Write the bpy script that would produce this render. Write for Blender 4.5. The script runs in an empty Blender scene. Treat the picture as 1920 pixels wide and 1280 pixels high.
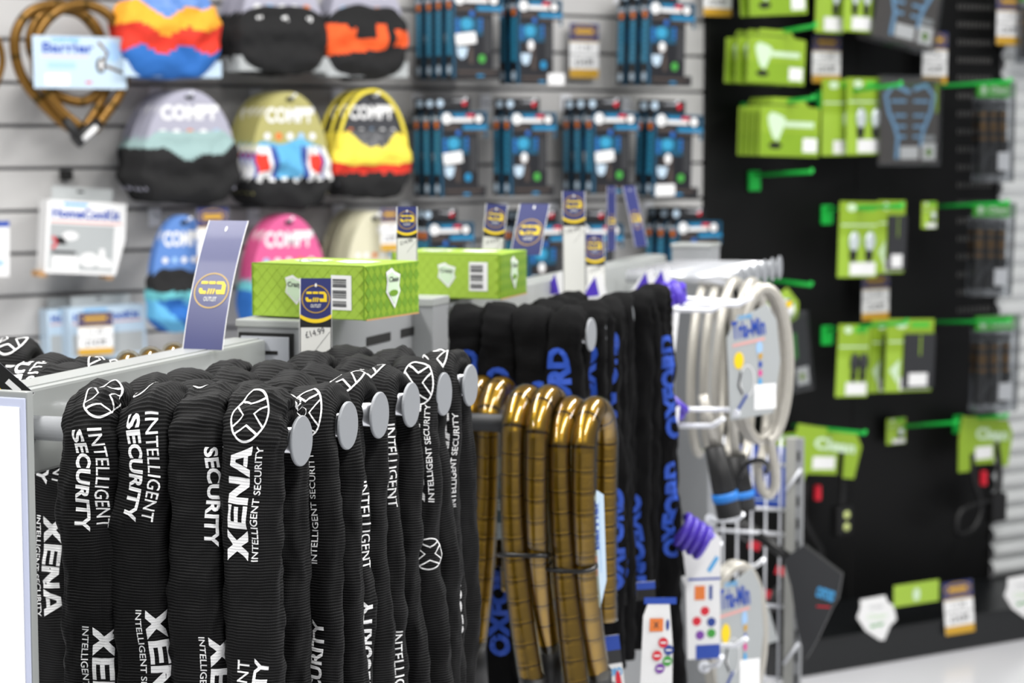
import bpy, bmesh, math, random
from mathutils import Vector, Matrix, noise
from mathutils.geometry import tessellate_polygon
PI = math.pi
sc = bpy.context.scene
COL = sc.collection

# ------------------------------------------------------------------ camera, world, lights, exposure
F = 4000.0                       # focal length in pixels of a 1920 px wide frame
TANP = 385.0 / 4000.0
PITCH = math.atan(TANP)
HC = 1.5
cd = bpy.data.cameras.new('camera'); cam = bpy.data.objects.new('camera', cd); COL.objects.link(cam)
cam.location = (0, 0, HC); cam.rotation_euler = (PI / 2 - PITCH, 0, 0)
cd.sensor_width = 36.0; cd.lens = 36.0 * F / 1920.0; cd.clip_start = 0.05; cd.clip_end = 60
cd.dof.use_dof = True; cd.dof.focus_distance = 1.92; cd.dof.aperture_fstop = 7.6
sc.camera = cam
w = bpy.data.worlds.new('world'); sc.world = w; w.use_nodes = True
bg = w.node_tree.nodes['Background']; bg.inputs[0].default_value = (0.93, 0.96, 1.0, 1); bg.inputs[1].default_value = 0.30
def area(name, loc, sx, sy, power, rot=(0, 0, 0), col=(1, 0.985, 0.96)):
    l = bpy.data.lights.new(name, 'AREA'); l.shape = 'RECTANGLE'; l.size = sx; l.size_y = sy; l.energy = power; l.color = col
    o = bpy.data.objects.new(name, l); COL.objects.link(o); o.location = loc; o.rotation_euler = rot
    return o
for i, (x, y) in enumerate([(-1.9, 0.6), (-1.0, 3.0), (0.9, 1.0), (1.3, 3.9), (2.9, 3.2)]):
    area('ceiling_light', (x, y, 3.1), 0.25, 2.2, 84, (0, 0, -0.32))
sc.view_settings.view_transform = 'Standard'; sc.view_settings.look = 'None'
sc.view_settings.gamma = 1; sc.view_settings.use_curve_mapping = False
sc.view_settings.exposure = -0.08

# ------------------------------------------------------------------ pixel helpers (1920 x 1280 frame)
CP, SP = math.cos(PITCH), math.sin(PITCH)
CAMP = Vector((0, 0, HC))
def ray(px, py):
    x, y = (px - 960) / F, (640 - py) / F
    return Vector((x, CP + y * SP, -SP + y * CP))
def atY(px, py, Y):
    r = ray(px, py); return CAMP + r * (Y / r.y)
def atZ(px, py, z):
    r = ray(px, py); return CAMP + r * ((z - HC) / r.z)
def on_plane(px, py, p, n):
    r = ray(px, py); return CAMP + r * ((p - CAMP).dot(n) / r.dot(n))
WA = math.radians(31.8)
WD = Vector((math.cos(WA), math.sin(WA), 0)); WN = Vector((math.sin(WA), -math.cos(WA), 0)); WP0 = Vector((-1.2, 5.0, 0))
def wpt(px, py, off): return on_plane(px, py, WP0 + WN * off, WN)
def wt(p): return (p - WP0).dot(WD)
def wxyz(t, off, z): q = WP0 + WD * t + WN * off; return Vector((q.x, q.y, z))
GA = math.radians(-18.5)
AX = Vector((math.cos(GA), math.sin(GA), 0)); GD = Vector((-math.sin(GA), math.cos(GA), 0)); C0 = Vector((-0.45, 1.95, 0))
def G(a, s, z): q = C0 + AX * a + GD * s; return Vector((q.x, q.y, z))

# ------------------------------------------------------------------ materials
def lin(c):
    if isinstance(c, str):
        c = [int(c[i:i + 2], 16) / 255 for i in (0, 2, 4)]
    return tuple((v / 12.92 if v <= 0.04045 else ((v + 0.055) / 1.055) ** 2.4) for v in c) + (1,)
MATS = {}
def M(name, col=None, rough=0.5, metal=0.0, coat=0.0, spec=0.5, nscale=0, namp=0, bump=0, emit=0, alpha=None):
    if name in MATS: return MATS[name]
    m = bpy.data.materials.new(name); m.use_nodes = True; nt = m.node_tree; b = nt.nodes['Principled BSDF']
    b.inputs['Base Color'].default_value = lin(col); b.inputs['Roughness'].default_value = rough
    b.inputs['Metallic'].default_value = metal; b.inputs['Coat Weight'].default_value = coat
    b.inputs['Coat Roughness'].default_value = 0.08; b.inputs['Specular IOR Level'].default_value = spec
    if nscale:
        tc = nt.nodes.new('ShaderNodeTexCoord'); n = nt.nodes.new('ShaderNodeTexNoise'); n.inputs['Scale'].default_value = nscale
        n.inputs['Detail'].default_value = 4; nt.links.new(tc.outputs['Object'], n.inputs['Vector'])
        if namp:
            r = nt.nodes.new('ShaderNodeMapRange'); r.inputs['To Min'].default_value = 1 - namp; r.inputs['To Max'].default_value = 1 + namp
            nt.links.new(n.outputs['Fac'], r.inputs['Value'])
            mx = nt.nodes.new('ShaderNodeVectorMath'); mx.operation = 'SCALE'; mx.inputs[0].default_value = lin(col)[:3]
            nt.links.new(r.outputs[0], mx.inputs['Scale']); nt.links.new(mx.outputs[0], b.inputs['Base Color'])
        if bump:
            bp = nt.nodes.new('ShaderNodeBump'); bp.inputs['Strength'].default_value = bump; bp.inputs['Distance'].default_value = 0.002
            nt.links.new(n.outputs['Fac'], bp.inputs['Height']); nt.links.new(bp.outputs[0], b.inputs['Normal'])
    MATS[name] = m; return m
def clear(name, tint, gl=0.12, rough=0.08):
    m = bpy.data.materials.new(name); m.use_nodes = True; nt = m.node_tree; nt.nodes.clear()
    o = nt.nodes.new('ShaderNodeOutputMaterial'); t = nt.nodes.new('ShaderNodeBsdfTransparent'); g = nt.nodes.new('ShaderNodeBsdfGlossy')
    t.inputs[0].default_value = lin(tint); g.inputs['Roughness'].default_value = rough; mx = nt.nodes.new('ShaderNodeMixShader')
    lw = nt.nodes.new('ShaderNodeLayerWeight'); lw.inputs[0].default_value = 0.3
    ma = nt.nodes.new('ShaderNodeMath'); ma.operation = 'MULTIPLY_ADD'; ma.inputs[1].default_value = 0.6; ma.inputs[2].default_value = gl
    nt.links.new(lw.outputs['Fresnel'], ma.inputs[0]); nt.links.new(ma.outputs[0], mx.inputs[0])
    nt.links.new(t.outputs[0], mx.inputs[1]); nt.links.new(g.outputs[0], mx.inputs[2]); nt.links.new(mx.outputs[0], o.inputs[0])
    MATS[name] = m; return m
def ribbed(name, c0, c1, rough, freq=385.0):
    m = bpy.data.materials.new(name); m.use_nodes = True; nt = m.node_tree; b = nt.nodes['Principled BSDF']; N = nt.nodes; L = nt.links
    uv = N.new('ShaderNodeUVMap'); se = N.new('ShaderNodeSeparateXYZ'); L.new(uv.outputs[0], se.inputs[0])
    def math_(op, a, bb=None, c=None):
        n = N.new('ShaderNodeMath'); n.operation = op
        for i, v in enumerate((a, bb, c)):
            if v is None: continue
            if isinstance(v, (int, float)): n.inputs[i].default_value = v
            else: L.new(v, n.inputs[i])
        return n.outputs[0]
    nz = N.new('ShaderNodeTexNoise'); nz.inputs['Scale'].default_value = 60; L.new(uv.outputs[0], nz.inputs['Vector'])
    y = math_('ADD', se.outputs[1], math_('MULTIPLY', nz.outputs['Fac'], 0.0012))
    rib = math_('MULTIPLY_ADD', math_('SINE', math_('MULTIPLY', y, freq * 2 * PI)), 0.5, 0.5)
    thr = math_('MULTIPLY_ADD', math_('SINE', math_('MULTIPLY', se.outputs[0], 620 * 2 * PI)), 0.5, 0.5)
    ribp = math_('POWER', rib, 2.2)
    h = math_('MULTIPLY', ribp, math_('MULTIPLY_ADD', thr, 0.35, 0.65))
    nb = N.new('ShaderNodeTexNoise'); nb.inputs['Scale'].default_value = 25; L.new(uv.outputs[0], nb.inputs['Vector'])
    fac = math_('MULTIPLY', h, math_('MULTIPLY_ADD', nb.outputs['Fac'], 0.9, 0.35))
    mx = N.new('ShaderNodeMix'); mx.data_type = 'RGBA'; mx.inputs[6].default_value = lin(c0); mx.inputs[7].default_value = lin(c1)  # thread highlights painted in: rib crests lighter, grooves darker
    L.new(fac, mx.inputs[0]); L.new(mx.outputs[2], b.inputs['Base Color'])
    bp = N.new('ShaderNodeBump'); bp.inputs['Strength'].default_value = 0.75; bp.inputs['Distance'].default_value = 0.0007
    L.new(h, bp.inputs['Height']); L.new(bp.outputs[0], b.inputs['Normal'])
    b.inputs['Roughness'].default_value = rough; b.inputs['Specular IOR Level'].default_value = 0.14
    MATS[name] = m; return m
ribbed('ribbed_black', '020202', '2e2e2f', 0.64); ribbed('ribbed_white', 'efefef', 'ffffff', 0.6)
M('oxf_black', '080809', 0.85, spec=0.12, nscale=300, namp=0.4, bump=0.5); M('oxf_blue', '1b48ae', 0.6)
M('rail_grey', '9a9d9b', 0.38, coat=0.25); M('housing_grey', '8b8d8f', 0.45); M('housing_light', 'aeb1b8', 0.4)
M('chrome', 'd9dbe0', 0.25, 0.6); M('disc_grey', '8d9094', 0.5, 0.1); M('slot_black', '050505', 0.8)
M('white', 'e6e6e6', 0.45); M('sheetwhite', 'ffffff', 0.4); M('acrylic', 'c9cfe6', 0.1, coat=0.6); M('black', '0c0c0d', 0.5); M('blackgloss', '0a0a0b', 0.25)
M('tag_navy', '2a3068', 0.4, coat=0.05); M('tag_yellow', 'e8c81e', 0.45); M('tag_gold', 'b8953f', 0.4); M('tag_white', 'd4d4cf', 0.5); M('ink', '2a2a30', 0.6); M('tag_gold2','c79a2e',0.45)
M('slat', 'b9b8b7', 0.45, nscale=3, namp=0.03); M('groove', '77777a', 0.7); M('panelblack', '060606', 0.45, spec=0.3); M('perf', '5d5c5a', 0.5); M('shutter', 'd2d4d4', 0.4, 0.1)
M('baseblack', '101214', 0.35); M('floor', 'dcdce0', 0.22, nscale=1.5, namp=0.03)
M('lime', '8cab2e', 0.42); M('lime2', '80a226', 0.42); M('limelight', '9aba3e', 0.42); M('limedark', '6a931e', 0.45); M('prong', '22c64c', 0.4); M('cardgreen', '4fb53a', 0.4)
M('teal', '0e4a66', 0.4); M('tealbright', '1b7fae', 0.4); M('cyan', '3292b8', 0.4); M('navyblk', '17181d', 0.4); M('brown', '4a3e38', 0.5); M('red', 'd21f33', 0.45); M('orange', 'e07a35', 0.5); M('gblue', '1c62b0', 0.45)
M('lightblue', '9fc3e8', 0.4); M('paleblue', 'b7cbdc', 0.4); M('textblue', '2447a5', 0.45); M('skyblue', '4aa3dc', 0.45); M('palegrey', 'a9adae', 0.45); M('pinkline', 'e2a6a0', 0.5)
M('gold', 'ac8b2c', 0.33, 0.95); M('golddark', '8a6c1e', 0.25, 0.9); M('seam', '4a3608', 0.4, 0.7); M('rubber', '161617', 0.5); M('tie', '0b0b0c', 0.3)
M('silver', 'b5b1a8', 0.3, 0.25, coat=0.4, nscale=160, namp=0.12); M('wire', 'e6e8ee', 0.3, 0.1); M('post', 'a9a9a4', 0.4, 0.2); M('purple', '4d37ae', 0.35); M('purpledark', '3c2a90', 0.35)
M('cardboard', 'b58a5a', 0.7); M('bronze', '77551f', 0.3, 0.6); M('yellow', 'f2cf16', 0.45); M('magenta', 'd93f93', 0.5); M('darkgrey', '2a2b2e', 0.6); M('bulb', 'c9d2d4', 0.2, 0.2); M('bluerub', '1a78d0', 0.45)
M('padgrey', '5c5653', 0.35, coat=0.3); M('padblue', '86b7de', 0.35); M('emblem', 'c9dfc0', 0.4); M('led', 'cdd88a', 0.4)
M('gr_purple', '7a3fa0', 0.5); M('gr_green', '3f9a3a', 0.5); M('gr_blue', '22408f', 0.5)
clear('clearbag', 'e9ebec', 0.10); clear('clearbag2', 'f0f2f5', 0.08); clear('sheath', 'f0ecdc', 0.05, 0.05)

# ------------------------------------------------------------------ 2-D shapes: (verts, faces)
def rect(x0, y0, x1, y1): return [(x0, y0), (x1, y0), (x1, y1), (x0, y1)], [(0, 1, 2, 3)]
def poly(pts):
    tris = tessellate_polygon([[Vector((x, y, 0)) for x, y in pts]])
    out = []
    for t in tris:
        a, b, c = [Vector(pts[i]) for i in t]
        out.append(tuple(t) if (b - a).cross(c - a) > 0 else tuple(reversed(t)))
    return list(pts), out
def ell(cx, cy, rx, ry, n=28): return [(cx + rx * math.cos(2 * PI * i / n), cy + ry * math.sin(2 * PI * i / n)) for i in range(n)], [tuple(range(n))]
def ring(cx, cy, rx, ry, th, n=40):
    v = []; f = []
    for i in range(n):
        c, s = math.cos(2 * PI * i / n), math.sin(2 * PI * i / n)
        v += [(cx + rx * c, cy + ry * s), (cx + (rx - th) * c, cy + (ry - th) * s)]
    for i in range(n):
        j = (i + 1) % n; f.append((2 * i, 2 * j, 2 * j + 1, 2 * i + 1))
    return v, f
def stroke(pts, w):
    v = []; f = []; n = len(pts)
    for i in range(n):
        a = Vector(pts[max(0, i - 1)]); b = Vector(pts[min(n - 1, i + 1)]); t = (b - a).normalized(); nn = Vector((-t.y, t.x)) * w / 2
        p = Vector(pts[i]); v += [tuple(p - nn), tuple(p + nn)]
    for i in range(n - 1): f.append((2 * i, 2 * i + 2, 2 * i + 3, 2 * i + 1))
    return v, f
def join(*shs):
    v = []; f = []
    for a, b in shs:
        k = len(v); v += list(a); f += [tuple(i + k for i in q) for q in b]
    return v, f
def xf(sh, sx=1, sy=1, dx=0, dy=0, rot=0):
    c, s = math.cos(rot), math.sin(rot)
    return [(dx + (x * sx) * c - (y * sy) * s, dy + (x * sx) * s + (y * sy) * c) for x, y in sh[0]], sh[1]
TXT = {}
def text(s, bold=0.0):
    k = (s, bold)
    if k not in TXT:
        cu = bpy.data.curves.new('t', 'FONT'); cu.body = s; cu.size = 1; cu.offset = bold; cu.resolution_u = 3
        o = bpy.data.objects.new('t', cu); COL.objects.link(o); dg = bpy.context.evaluated_depsgraph_get()
        me = bpy.data.meshes.new_from_object(o.evaluated_get(dg))
        v = [(p.co.x, p.co.y) for p in me.vertices]; f = []
        for p in me.polygons:
            q = tuple(p.vertices)
            f.append(q if p.normal.z > 0 else tuple(reversed(q)))
        bpy.data.objects.remove(o); bpy.data.curves.remove(cu); bpy.data.meshes.remove(me)
        xs = [a for a, _ in v]; ys = [b for _, b in v]; x0, x1, y0, y1 = min(xs), max(xs), min(ys), max(ys)
        TXT[k] = ([((a - x0) / (x1 - x0), (b - y0) / (y1 - y0)) for a, b in v], f)
    return TXT[k]
def subdiv(sh, dx, dy=None):
    dy = dy or dx; bm = bmesh.new(); vs = [bm.verts.new((x, y, 0)) for x, y in sh[0]]
    for q in sh[1]:
        try: bm.faces.new([vs[i] for i in q])
        except ValueError: pass
    for ax, d in ((0, dx), (1, dy)):
        lo = min(p[ax] for p in sh[0]); hi = max(p[ax] for p in sh[0]); k = math.ceil(lo / d)
        while k * d < hi:
            no = (1, 0, 0) if ax == 0 else (0, 1, 0); co = (k * d, 0, 0) if ax == 0 else (0, k * d, 0)
            bmesh.ops.bisect_plane(bm, geom=bm.verts[:] + bm.edges[:] + bm.faces[:], plane_co=co, plane_no=no, dist=1e-7); k += 1
    bm.verts.index_update(); r = [(v.co.x, v.co.y) for v in bm.verts], [tuple(v.index for v in f.verts) for f in bm.faces]; bm.free(); return r

# ------------------------------------------------------------------ mesh builder
class MB:
    def __init__(s): s.v = []; s.f = []; s.m = []; s.ml = []; s.sm = []; s.uv = None
    def mi(s, m):
        if m not in s.ml: s.ml.append(m)
        return s.ml.index(m)
    def add(s, vs, fs, m, smooth=False):
        k = len(s.v); s.v += [tuple(p) for p in vs]; i = s.mi(m)
        for q in fs: s.f.append(tuple(a + k for a in q)); s.m.append(i); s.sm.append(smooth)
        return s
    def box(s, x0, y0, z0, x1, y1, z1, m, bev=0.0):
        if bev <= 0:
            v = [(x0, y0, z0), (x1, y0, z0), (x1, y1, z0), (x0, y1, z0), (x0, y0, z1), (x1, y0, z1), (x1, y1, z1), (x0, y1, z1)]
            return s.add(v, [(3, 2, 1, 0), (4, 5, 6, 7), (0, 1, 5, 4), (1, 2, 6, 5), (2, 3, 7, 6), (3, 0, 4, 7)], m)
        bm = bmesh.new(); bmesh.ops.create_cube(bm, size=1)
        for v in bm.verts: v.co = Vector((x0 + (v.co.x + .5) * (x1 - x0), y0 + (v.co.y + .5) * (y1 - y0), z0 + (v.co.z + .5) * (z1 - z0)))
        bmesh.ops.bevel(bm, geom=bm.edges[:], offset=bev, segments=2, profile=0.6, affect='EDGES'); bm.verts.index_update()
        s.add([v.co[:] for v in bm.verts], [tuple(v.index for v in f.verts) for f in bm.faces], m, False); bm.free(); return s
    def flat(s, sh, fn, m, off=0.0004, smooth=False):       # print a 2-D shape through a mapping (u, v, off) -> point
        return s.add([fn(x, y, off) for x, y in sh[0]], sh[1], m, smooth)
    def prism(s, pts, y0, y1, m, mside=None):               # outline in x,z ; front face at y0 (towards -y)
        n = len(pts); sh = poly(pts)
        s.add([(x, y0, z) for x, z in pts], sh[1], m); s.add([(x, y1, z) for x, z in pts], [tuple(reversed(q)) for q in sh[1]], m)
        A = sum(pts[i][0] * pts[(i + 1) % n][1] - pts[(i + 1) % n][0] * pts[i][1] for i in range(n))
        v = [(x, y0, z) for x, z in pts] + [(x, y1, z) for x, z in pts]; f = []
        for i in range(n):
            j = (i + 1) % n; f.append((i, i + n, j + n, j) if A > 0 else (j, j + n, i + n, i))
        return s.add(v, f, mside or m)
    def tube(s, pts, r, m, n=12, closed=False, mfn=None, rfn=None):
        pts = [Vector(p) for p in pts]; N = len(pts); k = len(s.v); up = None
        for i, p in enumerate(pts):
            if closed: t = (pts[(i + 1) % N] - pts[i - 1]).normalized()
            else: t = (pts[min(N - 1, i + 1)] - pts[max(0, i - 1)]).normalized()
            if up is None:
                up = Vector((0, 0, 1)) if abs(t.z) < 0.9 else Vector((0, 1, 0))
            a = (up - t * up.dot(t)).normalized(); up = a; b = t.cross(a); rr = rfn(i) if rfn else r
            for j in range(n):
                q = 2 * PI * j / n; s.v.append(tuple(p + a * (rr * math.cos(q)) + b * (rr * math.sin(q))))
        for i in range(N if closed else N - 1):
            mm = s.mi(mfn(i) if mfn else m); i2 = (i + 1) % N
            for j in range(n):
                j2 = (j + 1) % n; s.f.append((k + i * n + j, k + i * n + j2, k + i2 * n + j2, k + i2 * n + j)); s.m.append(mm); s.sm.append(True)
        if not closed:
            s.f.append(tuple(k + j for j in reversed(range(n)))); s.m.append(s.mi(m)); s.sm.append(False)
            s.f.append(tuple(k + (N - 1) * n + j for j in range(n))); s.m.append(s.mi(m)); s.sm.append(False)
        return s
    def ellipsoid(s, c, r, m, nu=16, nv=10, fn=None):
        vs = []; fs = []
        for i in range(nv + 1):
            th = PI * i / nv
            for j in range(nu):
                ph = 2 * PI * j / nu; vs.append((c[0] + r[0] * math.sin(th) * math.cos(ph), c[1] + r[1] * math.sin(th) * math.sin(ph), c[2] - r[2] * math.cos(th)))
        for i in range(nv):
            for j in range(nu):
                j2 = (j + 1) % nu; fs.append((i * nu + j, i * nu + j2, (i + 1) * nu + j2, (i + 1) * nu + j))
        return s.add(vs, fs, m, True)
    def build(s, name, parent=None, mat=None):
        me = bpy.data.meshes.new(name); me.from_pydata(s.v, [], s.f)
        for m in s.ml: me.materials.append(MATS[m])
        me.polygons.foreach_set('material_index', s.m); me.polygons.foreach_set('use_smooth', s.sm)
        if s.uv is not None:
            l = me.uv_layers.new(name='UVMap'); vi = [0] * len(me.loops); me.loops.foreach_get('vertex_index', vi)
            fl = []
            for i in vi: fl += s.uv[i]
            l.data.foreach_set('uv', fl)
        me.update(); o = bpy.data.objects.new(name, me); COL.objects.link(o)
        if parent: o.parent = parent
        return o
def tag(o, label, cat, group=None):
    o['label'] = label; o['category'] = cat
    if group: o['group'] = group
    return o
def empty(name, label, cat, loc=(0, 0, 0), rot=(0, 0, 0), group=None):
    o = bpy.data.objects.new(name, None); COL.objects.link(o); o.location = loc; o.rotation_euler = rot; o.empty_display_size = 0.05
    return tag(o, label, cat, group)
def struct(o): o['kind'] = 'structure'; return o
def dup(o, label=None, loc=None):
    c = o.copy(); COL.objects.link(c)
    if label: c['label'] = label
    if loc is not None: c.location = loc
    for ch in list(o.children):
        d = ch.copy(); COL.objects.link(d); d.parent = c
        for g in list(ch.children):
            e = g.copy(); COL.objects.link(e); e.parent = d
    return c
def front(y): return lambda u, v, off: (u, y - off, v)      # print on a face looking to -y
def side(x): return lambda u, v, off: (x - off, -u, v)      # print on a face looking to -x (u runs with -y)
def sideR(x): return lambda u, v, off: (x + off, u, v)      # print on a face looking to +x
ORD = ['front', 'second', 'third', 'fourth', 'fifth', 'sixth', 'seventh', 'eighth']
# ------------------------------------------------------------------ the setting
def wall_obj(mb, name):
    o = mb.build(name); o.location = WP0; o.rotation_euler = (0, 0, WA); return struct(o)
b = MB(); z = 0.024
while z < 2.7:
    b.box(-1.9, 0.0, z + 0.004, 2.05, 0.014, z + 0.096, 'slat', 0.0025); z += 0.1
b.box(-1.9, 0.014, 0.0, 2.05, 0.03, 2.75, 'groove')
wall_obj(b, 'wall_back')
b = MB(); b.box(2.052, 0.0, 0.1, 3.2, 0.03, 2.9, 'panelblack'); b.box(2.62, -0.002, 0.1, 2.623, 0.0, 2.9, 'slot_black')
b.box(2.052, -0.012, 0.1, 2.075, 0.0, 2.9, 'panelblack')
def perf(px0, px1, rows, n):
    for py in rows:
        p0 = wpt(px0, py, 0); p1 = wpt(px1, py, 0); t0, t1 = wt(p0), wt(p1)
        for i in range(n):
            t = t0 + (t1 - t0) * i / (n - 1); b.box(t - 0.0028, -0.0012, p0.z - 0.008, t + 0.0028, 0.0, p0.z + 0.008, 'perf')  # light catching these slots is put into their lighter grey colour
perf(1797, 1856, [12 + 33.5 * i for i in range(18)], 9); perf(1380, 1436, [25], 8)
wall_obj(b, 'wall_display_bay')
b = MB(); z = 0.1
while z < 2.9:
    vs = []; k = 6
    for i in range(k + 1):
        a = PI * i / k
        for x in (3.2, 5.2): vs.append((x, -0.02 * math.sin(a), z + 0.055 * i / k))
    b.add(vs, [(2 * i, 2 * i + 1, 2 * i + 3, 2 * i + 2) for i in range(k)], 'shutter', True); z += 0.055
b.box(3.2, 0.002, 0.0, 5.2, 0.02, 2.9, 'groove')
wall_obj(b, 'wall_right')
b = MB(); b.box(2.05, -0.36, 0.0, 5.2, 0.0, 0.098, 'baseblack', 0.006); b.box(2.05, -0.35, 0.098, 5.2, -0.004, 0.102, 'baseblack')
b.box(2.05, -0.364, 0.094, 5.2, -0.352, 0.103, 'baseblack', 0.002)
wall_obj(b, 'trim_display_base')
b = MB(); b.box(-5, -2, -0.05, 7, 9, 0.0, 'floor'); struct(b.build('floor'))

# ------------------------------------------------------------------ gondola
def gobj(mb, name, loc, label=None, cat=None, group=None, parent=None):
    o = mb.build(name, parent); o.location = loc; o.rotation_euler = (0, 0, GA)
    if label: tag(o, label, cat, group)
    return o
g = empty('gondola_frame', 'long grey metal gondola frame carrying the black chain locks and green boxes', 'shelving', (C0.x, C0.y, 0), (0, 0, GA))
RT = 1.269
def rail(s0, s1, name='top_rail'):
    b = MB(); b.box(-0.04, s0, RT - 0.08, 0.01, s1, RT, 'rail_grey', 0.003); b.box(-0.03, s0 + .001, RT - 0.0005, 0.002, s1 - .001, RT + 0.0012, 'rail_grey'); return b.build(name, g)
rail(-0.03, 0.503); rail(0.932, 1.6); rail(1.6, 2.34)
def housing(s0, s1, a0, a1, zb=1.0, slots=True):
    b = MB(); b.box(a0, s0, zb, a1, s1, 1.288, 'housing_grey', 0.003)
    b.box(a0 - .001, s0 - .002, 1.282, a1 + .001, s1, 1.291, 'rail_grey', 0.002)
    b.box(a0 + .004, s0 - .003, zb, a1 - .006, s0, 1.276, 'slot_black'); b.box(a0 + .008, s0 - .006, zb, a1 - .011, s0 - .003, 1.272, 'housing_light')
    b.box(a0 + .017, s0 - .0068, 1.252, a1 - .024, s0 - .006, 1.256, 'slot_black')
    h = b.build('end_housing', g)
    if slots:
        b = MB()
        for k in range(2):
            for q in range(1 if not slots else 1):
                y0 = s0 + 0.2 + k * 0.115; v = [(a1 + .0008, y0, 1.243), (a1 + .0008, y0 + .08, 1.243), (a1 + .0008, y0 + .08, 1.254), (a1 + .0008, y0, 1.254)]
                b.add(v, [(0, 1, 2, 3)], 'slot_black')
        b.build('bracket_slots', h)
housing(0.51, 0.868, -0.03, 0.048); 
b = MB(); b.box(0.0, 0.872, 0.14, 0.075, 0.93, 1.284, 'housing_grey', 0.003); b.box(-.001, 0.87, 1.28, 0.076, 0.932, 1.291, 'rail_grey', 0.002); b.build('upright', g)
b = MB(); b.box(0.02, 2.34, 0.0, 0.098, 2.42, 1.288, 'housing_grey', 0.003); b.box(0.018, 2.338, 1.284, 0.1, 2.422, 1.291, 'rail_grey', 0.002); b.build('upright', g)
b = MB(); b.box(0.0, 1.6, 0.14, 0.03, 2.34, 1.19, 'housing_grey'); b.build('back_panel', g)
b = MB(); b.box(-0.038, 0.16, 0.0, 0.004, 0.2, 1.19, 'housing_grey', 0.003); b.build('upright', g)
b = MB(); b.box(-0.4, -0.05, 0.0, 0.27, 2.42, 0.14, 'housing_grey', 0.004); b.build('base_deck', g)

ARMN = 0
def arm(s, z, L, label, a0=0.034, disc=0.0225, r=0.0115, flip=1, tm='chrome'):
    e = empty('display_arm', label, 'hook', G(a0, s, z), (0, 0, GA), 'round metal arms along the gondola')
    b = MB(); b.tube([(0, 0, 0), (flip * (L - 0.006), 0, 0)], r, tm, 20); b.build('tube', e)
    b = MB(); n = 40; x0 = flip * (L - 0.006)
    prof = [(0, r), (0.0, disc - .001), (0.0008, disc), (0.0024, disc), (0.0032, disc - .0008), (0.0032, 0.0001)]
    vs = []; fs = []
    for x, rr in prof:
        for j in range(n): q = 2 * PI * j / n; vs.append((x0 + flip * x, rr * math.cos(q), rr * math.sin(q)))
    for i in range(len(prof) - 1):
        for j in range(n):
            j2 = (j + 1) % n; q = (i * n + j, (i + 1) * n + j, (i + 1) * n + j2, i * n + j2); fs.append(q if flip < 0 else tuple(reversed(q)))
    b.add(vs, fs, 'disc_grey'); b.build('end_disc', e); return e
XS = [0.0, 0.105, 0.183, 0.267, 0.361, 0.443]
XL = ['nearest round metal arm, full grey disc beside the big circle emblem', 'second arm from the front, its disc half hidden by a white-lettered sleeve', 'third arm from the front, its upright grey disc between black ribbed sleeves',
      'fourth arm from the front, disc on a visible short neck', 'fifth arm from the front, disc mostly hidden behind a ribbed sleeve', 'sixth arm from the front, last grey disc before the gold locks']
for s, l in zip(XS, XL): arm(s, 1.233, 0.273, l, a0=0.01)
OS = [1.05, 1.155, 1.225, 1.30, 1.375]
OL = ['round metal arm carrying the four front blue-lettered chain locks', 'second arm of the blue-lettered chain locks, disc standing clear on its neck', 'third arm of the blue-lettered chain locks, thin edge-on disc', 'fourth arm of the blue-lettered chain locks, thin edge-on disc beside the last one', 'rearmost arm of the blue-lettered chain locks, disc in front of the outermost sleeve']
for s, l in zip(OS, OL): arm(s, 1.233, [0.165, 0.152, 0.15, 0.15, 0.148][OS.index(s)], l, a0=0.075)
for i in range(6):
    arm(1.98 + i * 0.068, 1.25, 0.212, 'empty white-metal arm, %s of the bare row before the black bay' % (['nearest', 'second', 'third', 'fourth', 'fifth', 'farthest'][i]), a0=0.03 if i < 5 else 0.03)
arm(0.32, 1.233, 0.27, 'round metal arm on the far side of the gondola, under the lying sleeves', a0=-0.04, flip=-1)
arm(0.18, 1.233, 0.27, 'nearer metal arm on the far side of the gondola, low behind the rail', a0=-0.04, flip=-1)

# ------------------------------------------------------------------ chain sleeves
def glyphX(): return poly([(0, 1), (.44, 1), (.64, .70), (.92, 1), (1.25, 1), (.83, .50), (1.25, 0), (.80, 0), (.60, .30), (.34, 0), (0, 0), (.39, .49)])
def glyphE(): return poly([(0, 0), (0, 1), (.95, 1), (.95, .80), (.28, .80), (.28, .60), (.9, .60), (.9, .40), (.28, .40), (.28, .20), (.95, .20), (.95, 0)])
def glyphN(): return poly([(0, 0), (0, 1), (.36, 1), (.80, .42), (.80, 1), (1.08, 1), (1.08, 0), (.74, 0), (.28, .58), (.28, 0)])
def glyphA(): return join(poly([(0, 0), (.42, 1), (.62, 1), (.57, .74), (.31, 0)]), poly([(.62, 1), (.84, 1), (1.25, 0), (.92, 0), (.68, .74)]), poly([(.40, .16), (.46, .36), (.80, .36), (.87, .16)]), poly([(.57, .74), (.62, 1), (.68, .74)]))
def sh_xena(L=0.101, hgt=0.0195):
    g_ = join(glyphX(), xf(glyphE(), dx=1.32), xf(glyphN(), dx=2.33), xf(glyphA(), dx=3.46)); W = 4.71
    big = xf(g_, L / W, hgt)
    small = xf(text('INTELLIGENT SECURITY', 0.012), L, 0.0062, 0, -0.0098)
    return join(big, small)
def sh_is(L=0.088): return join(xf(text('INTELLIGENT', 0.006), L * 0.97, 0.0115, 0, 0.0035), xf(text('SECURITY', 0.035), L, 0.0135, 0, -0.0145))
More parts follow.
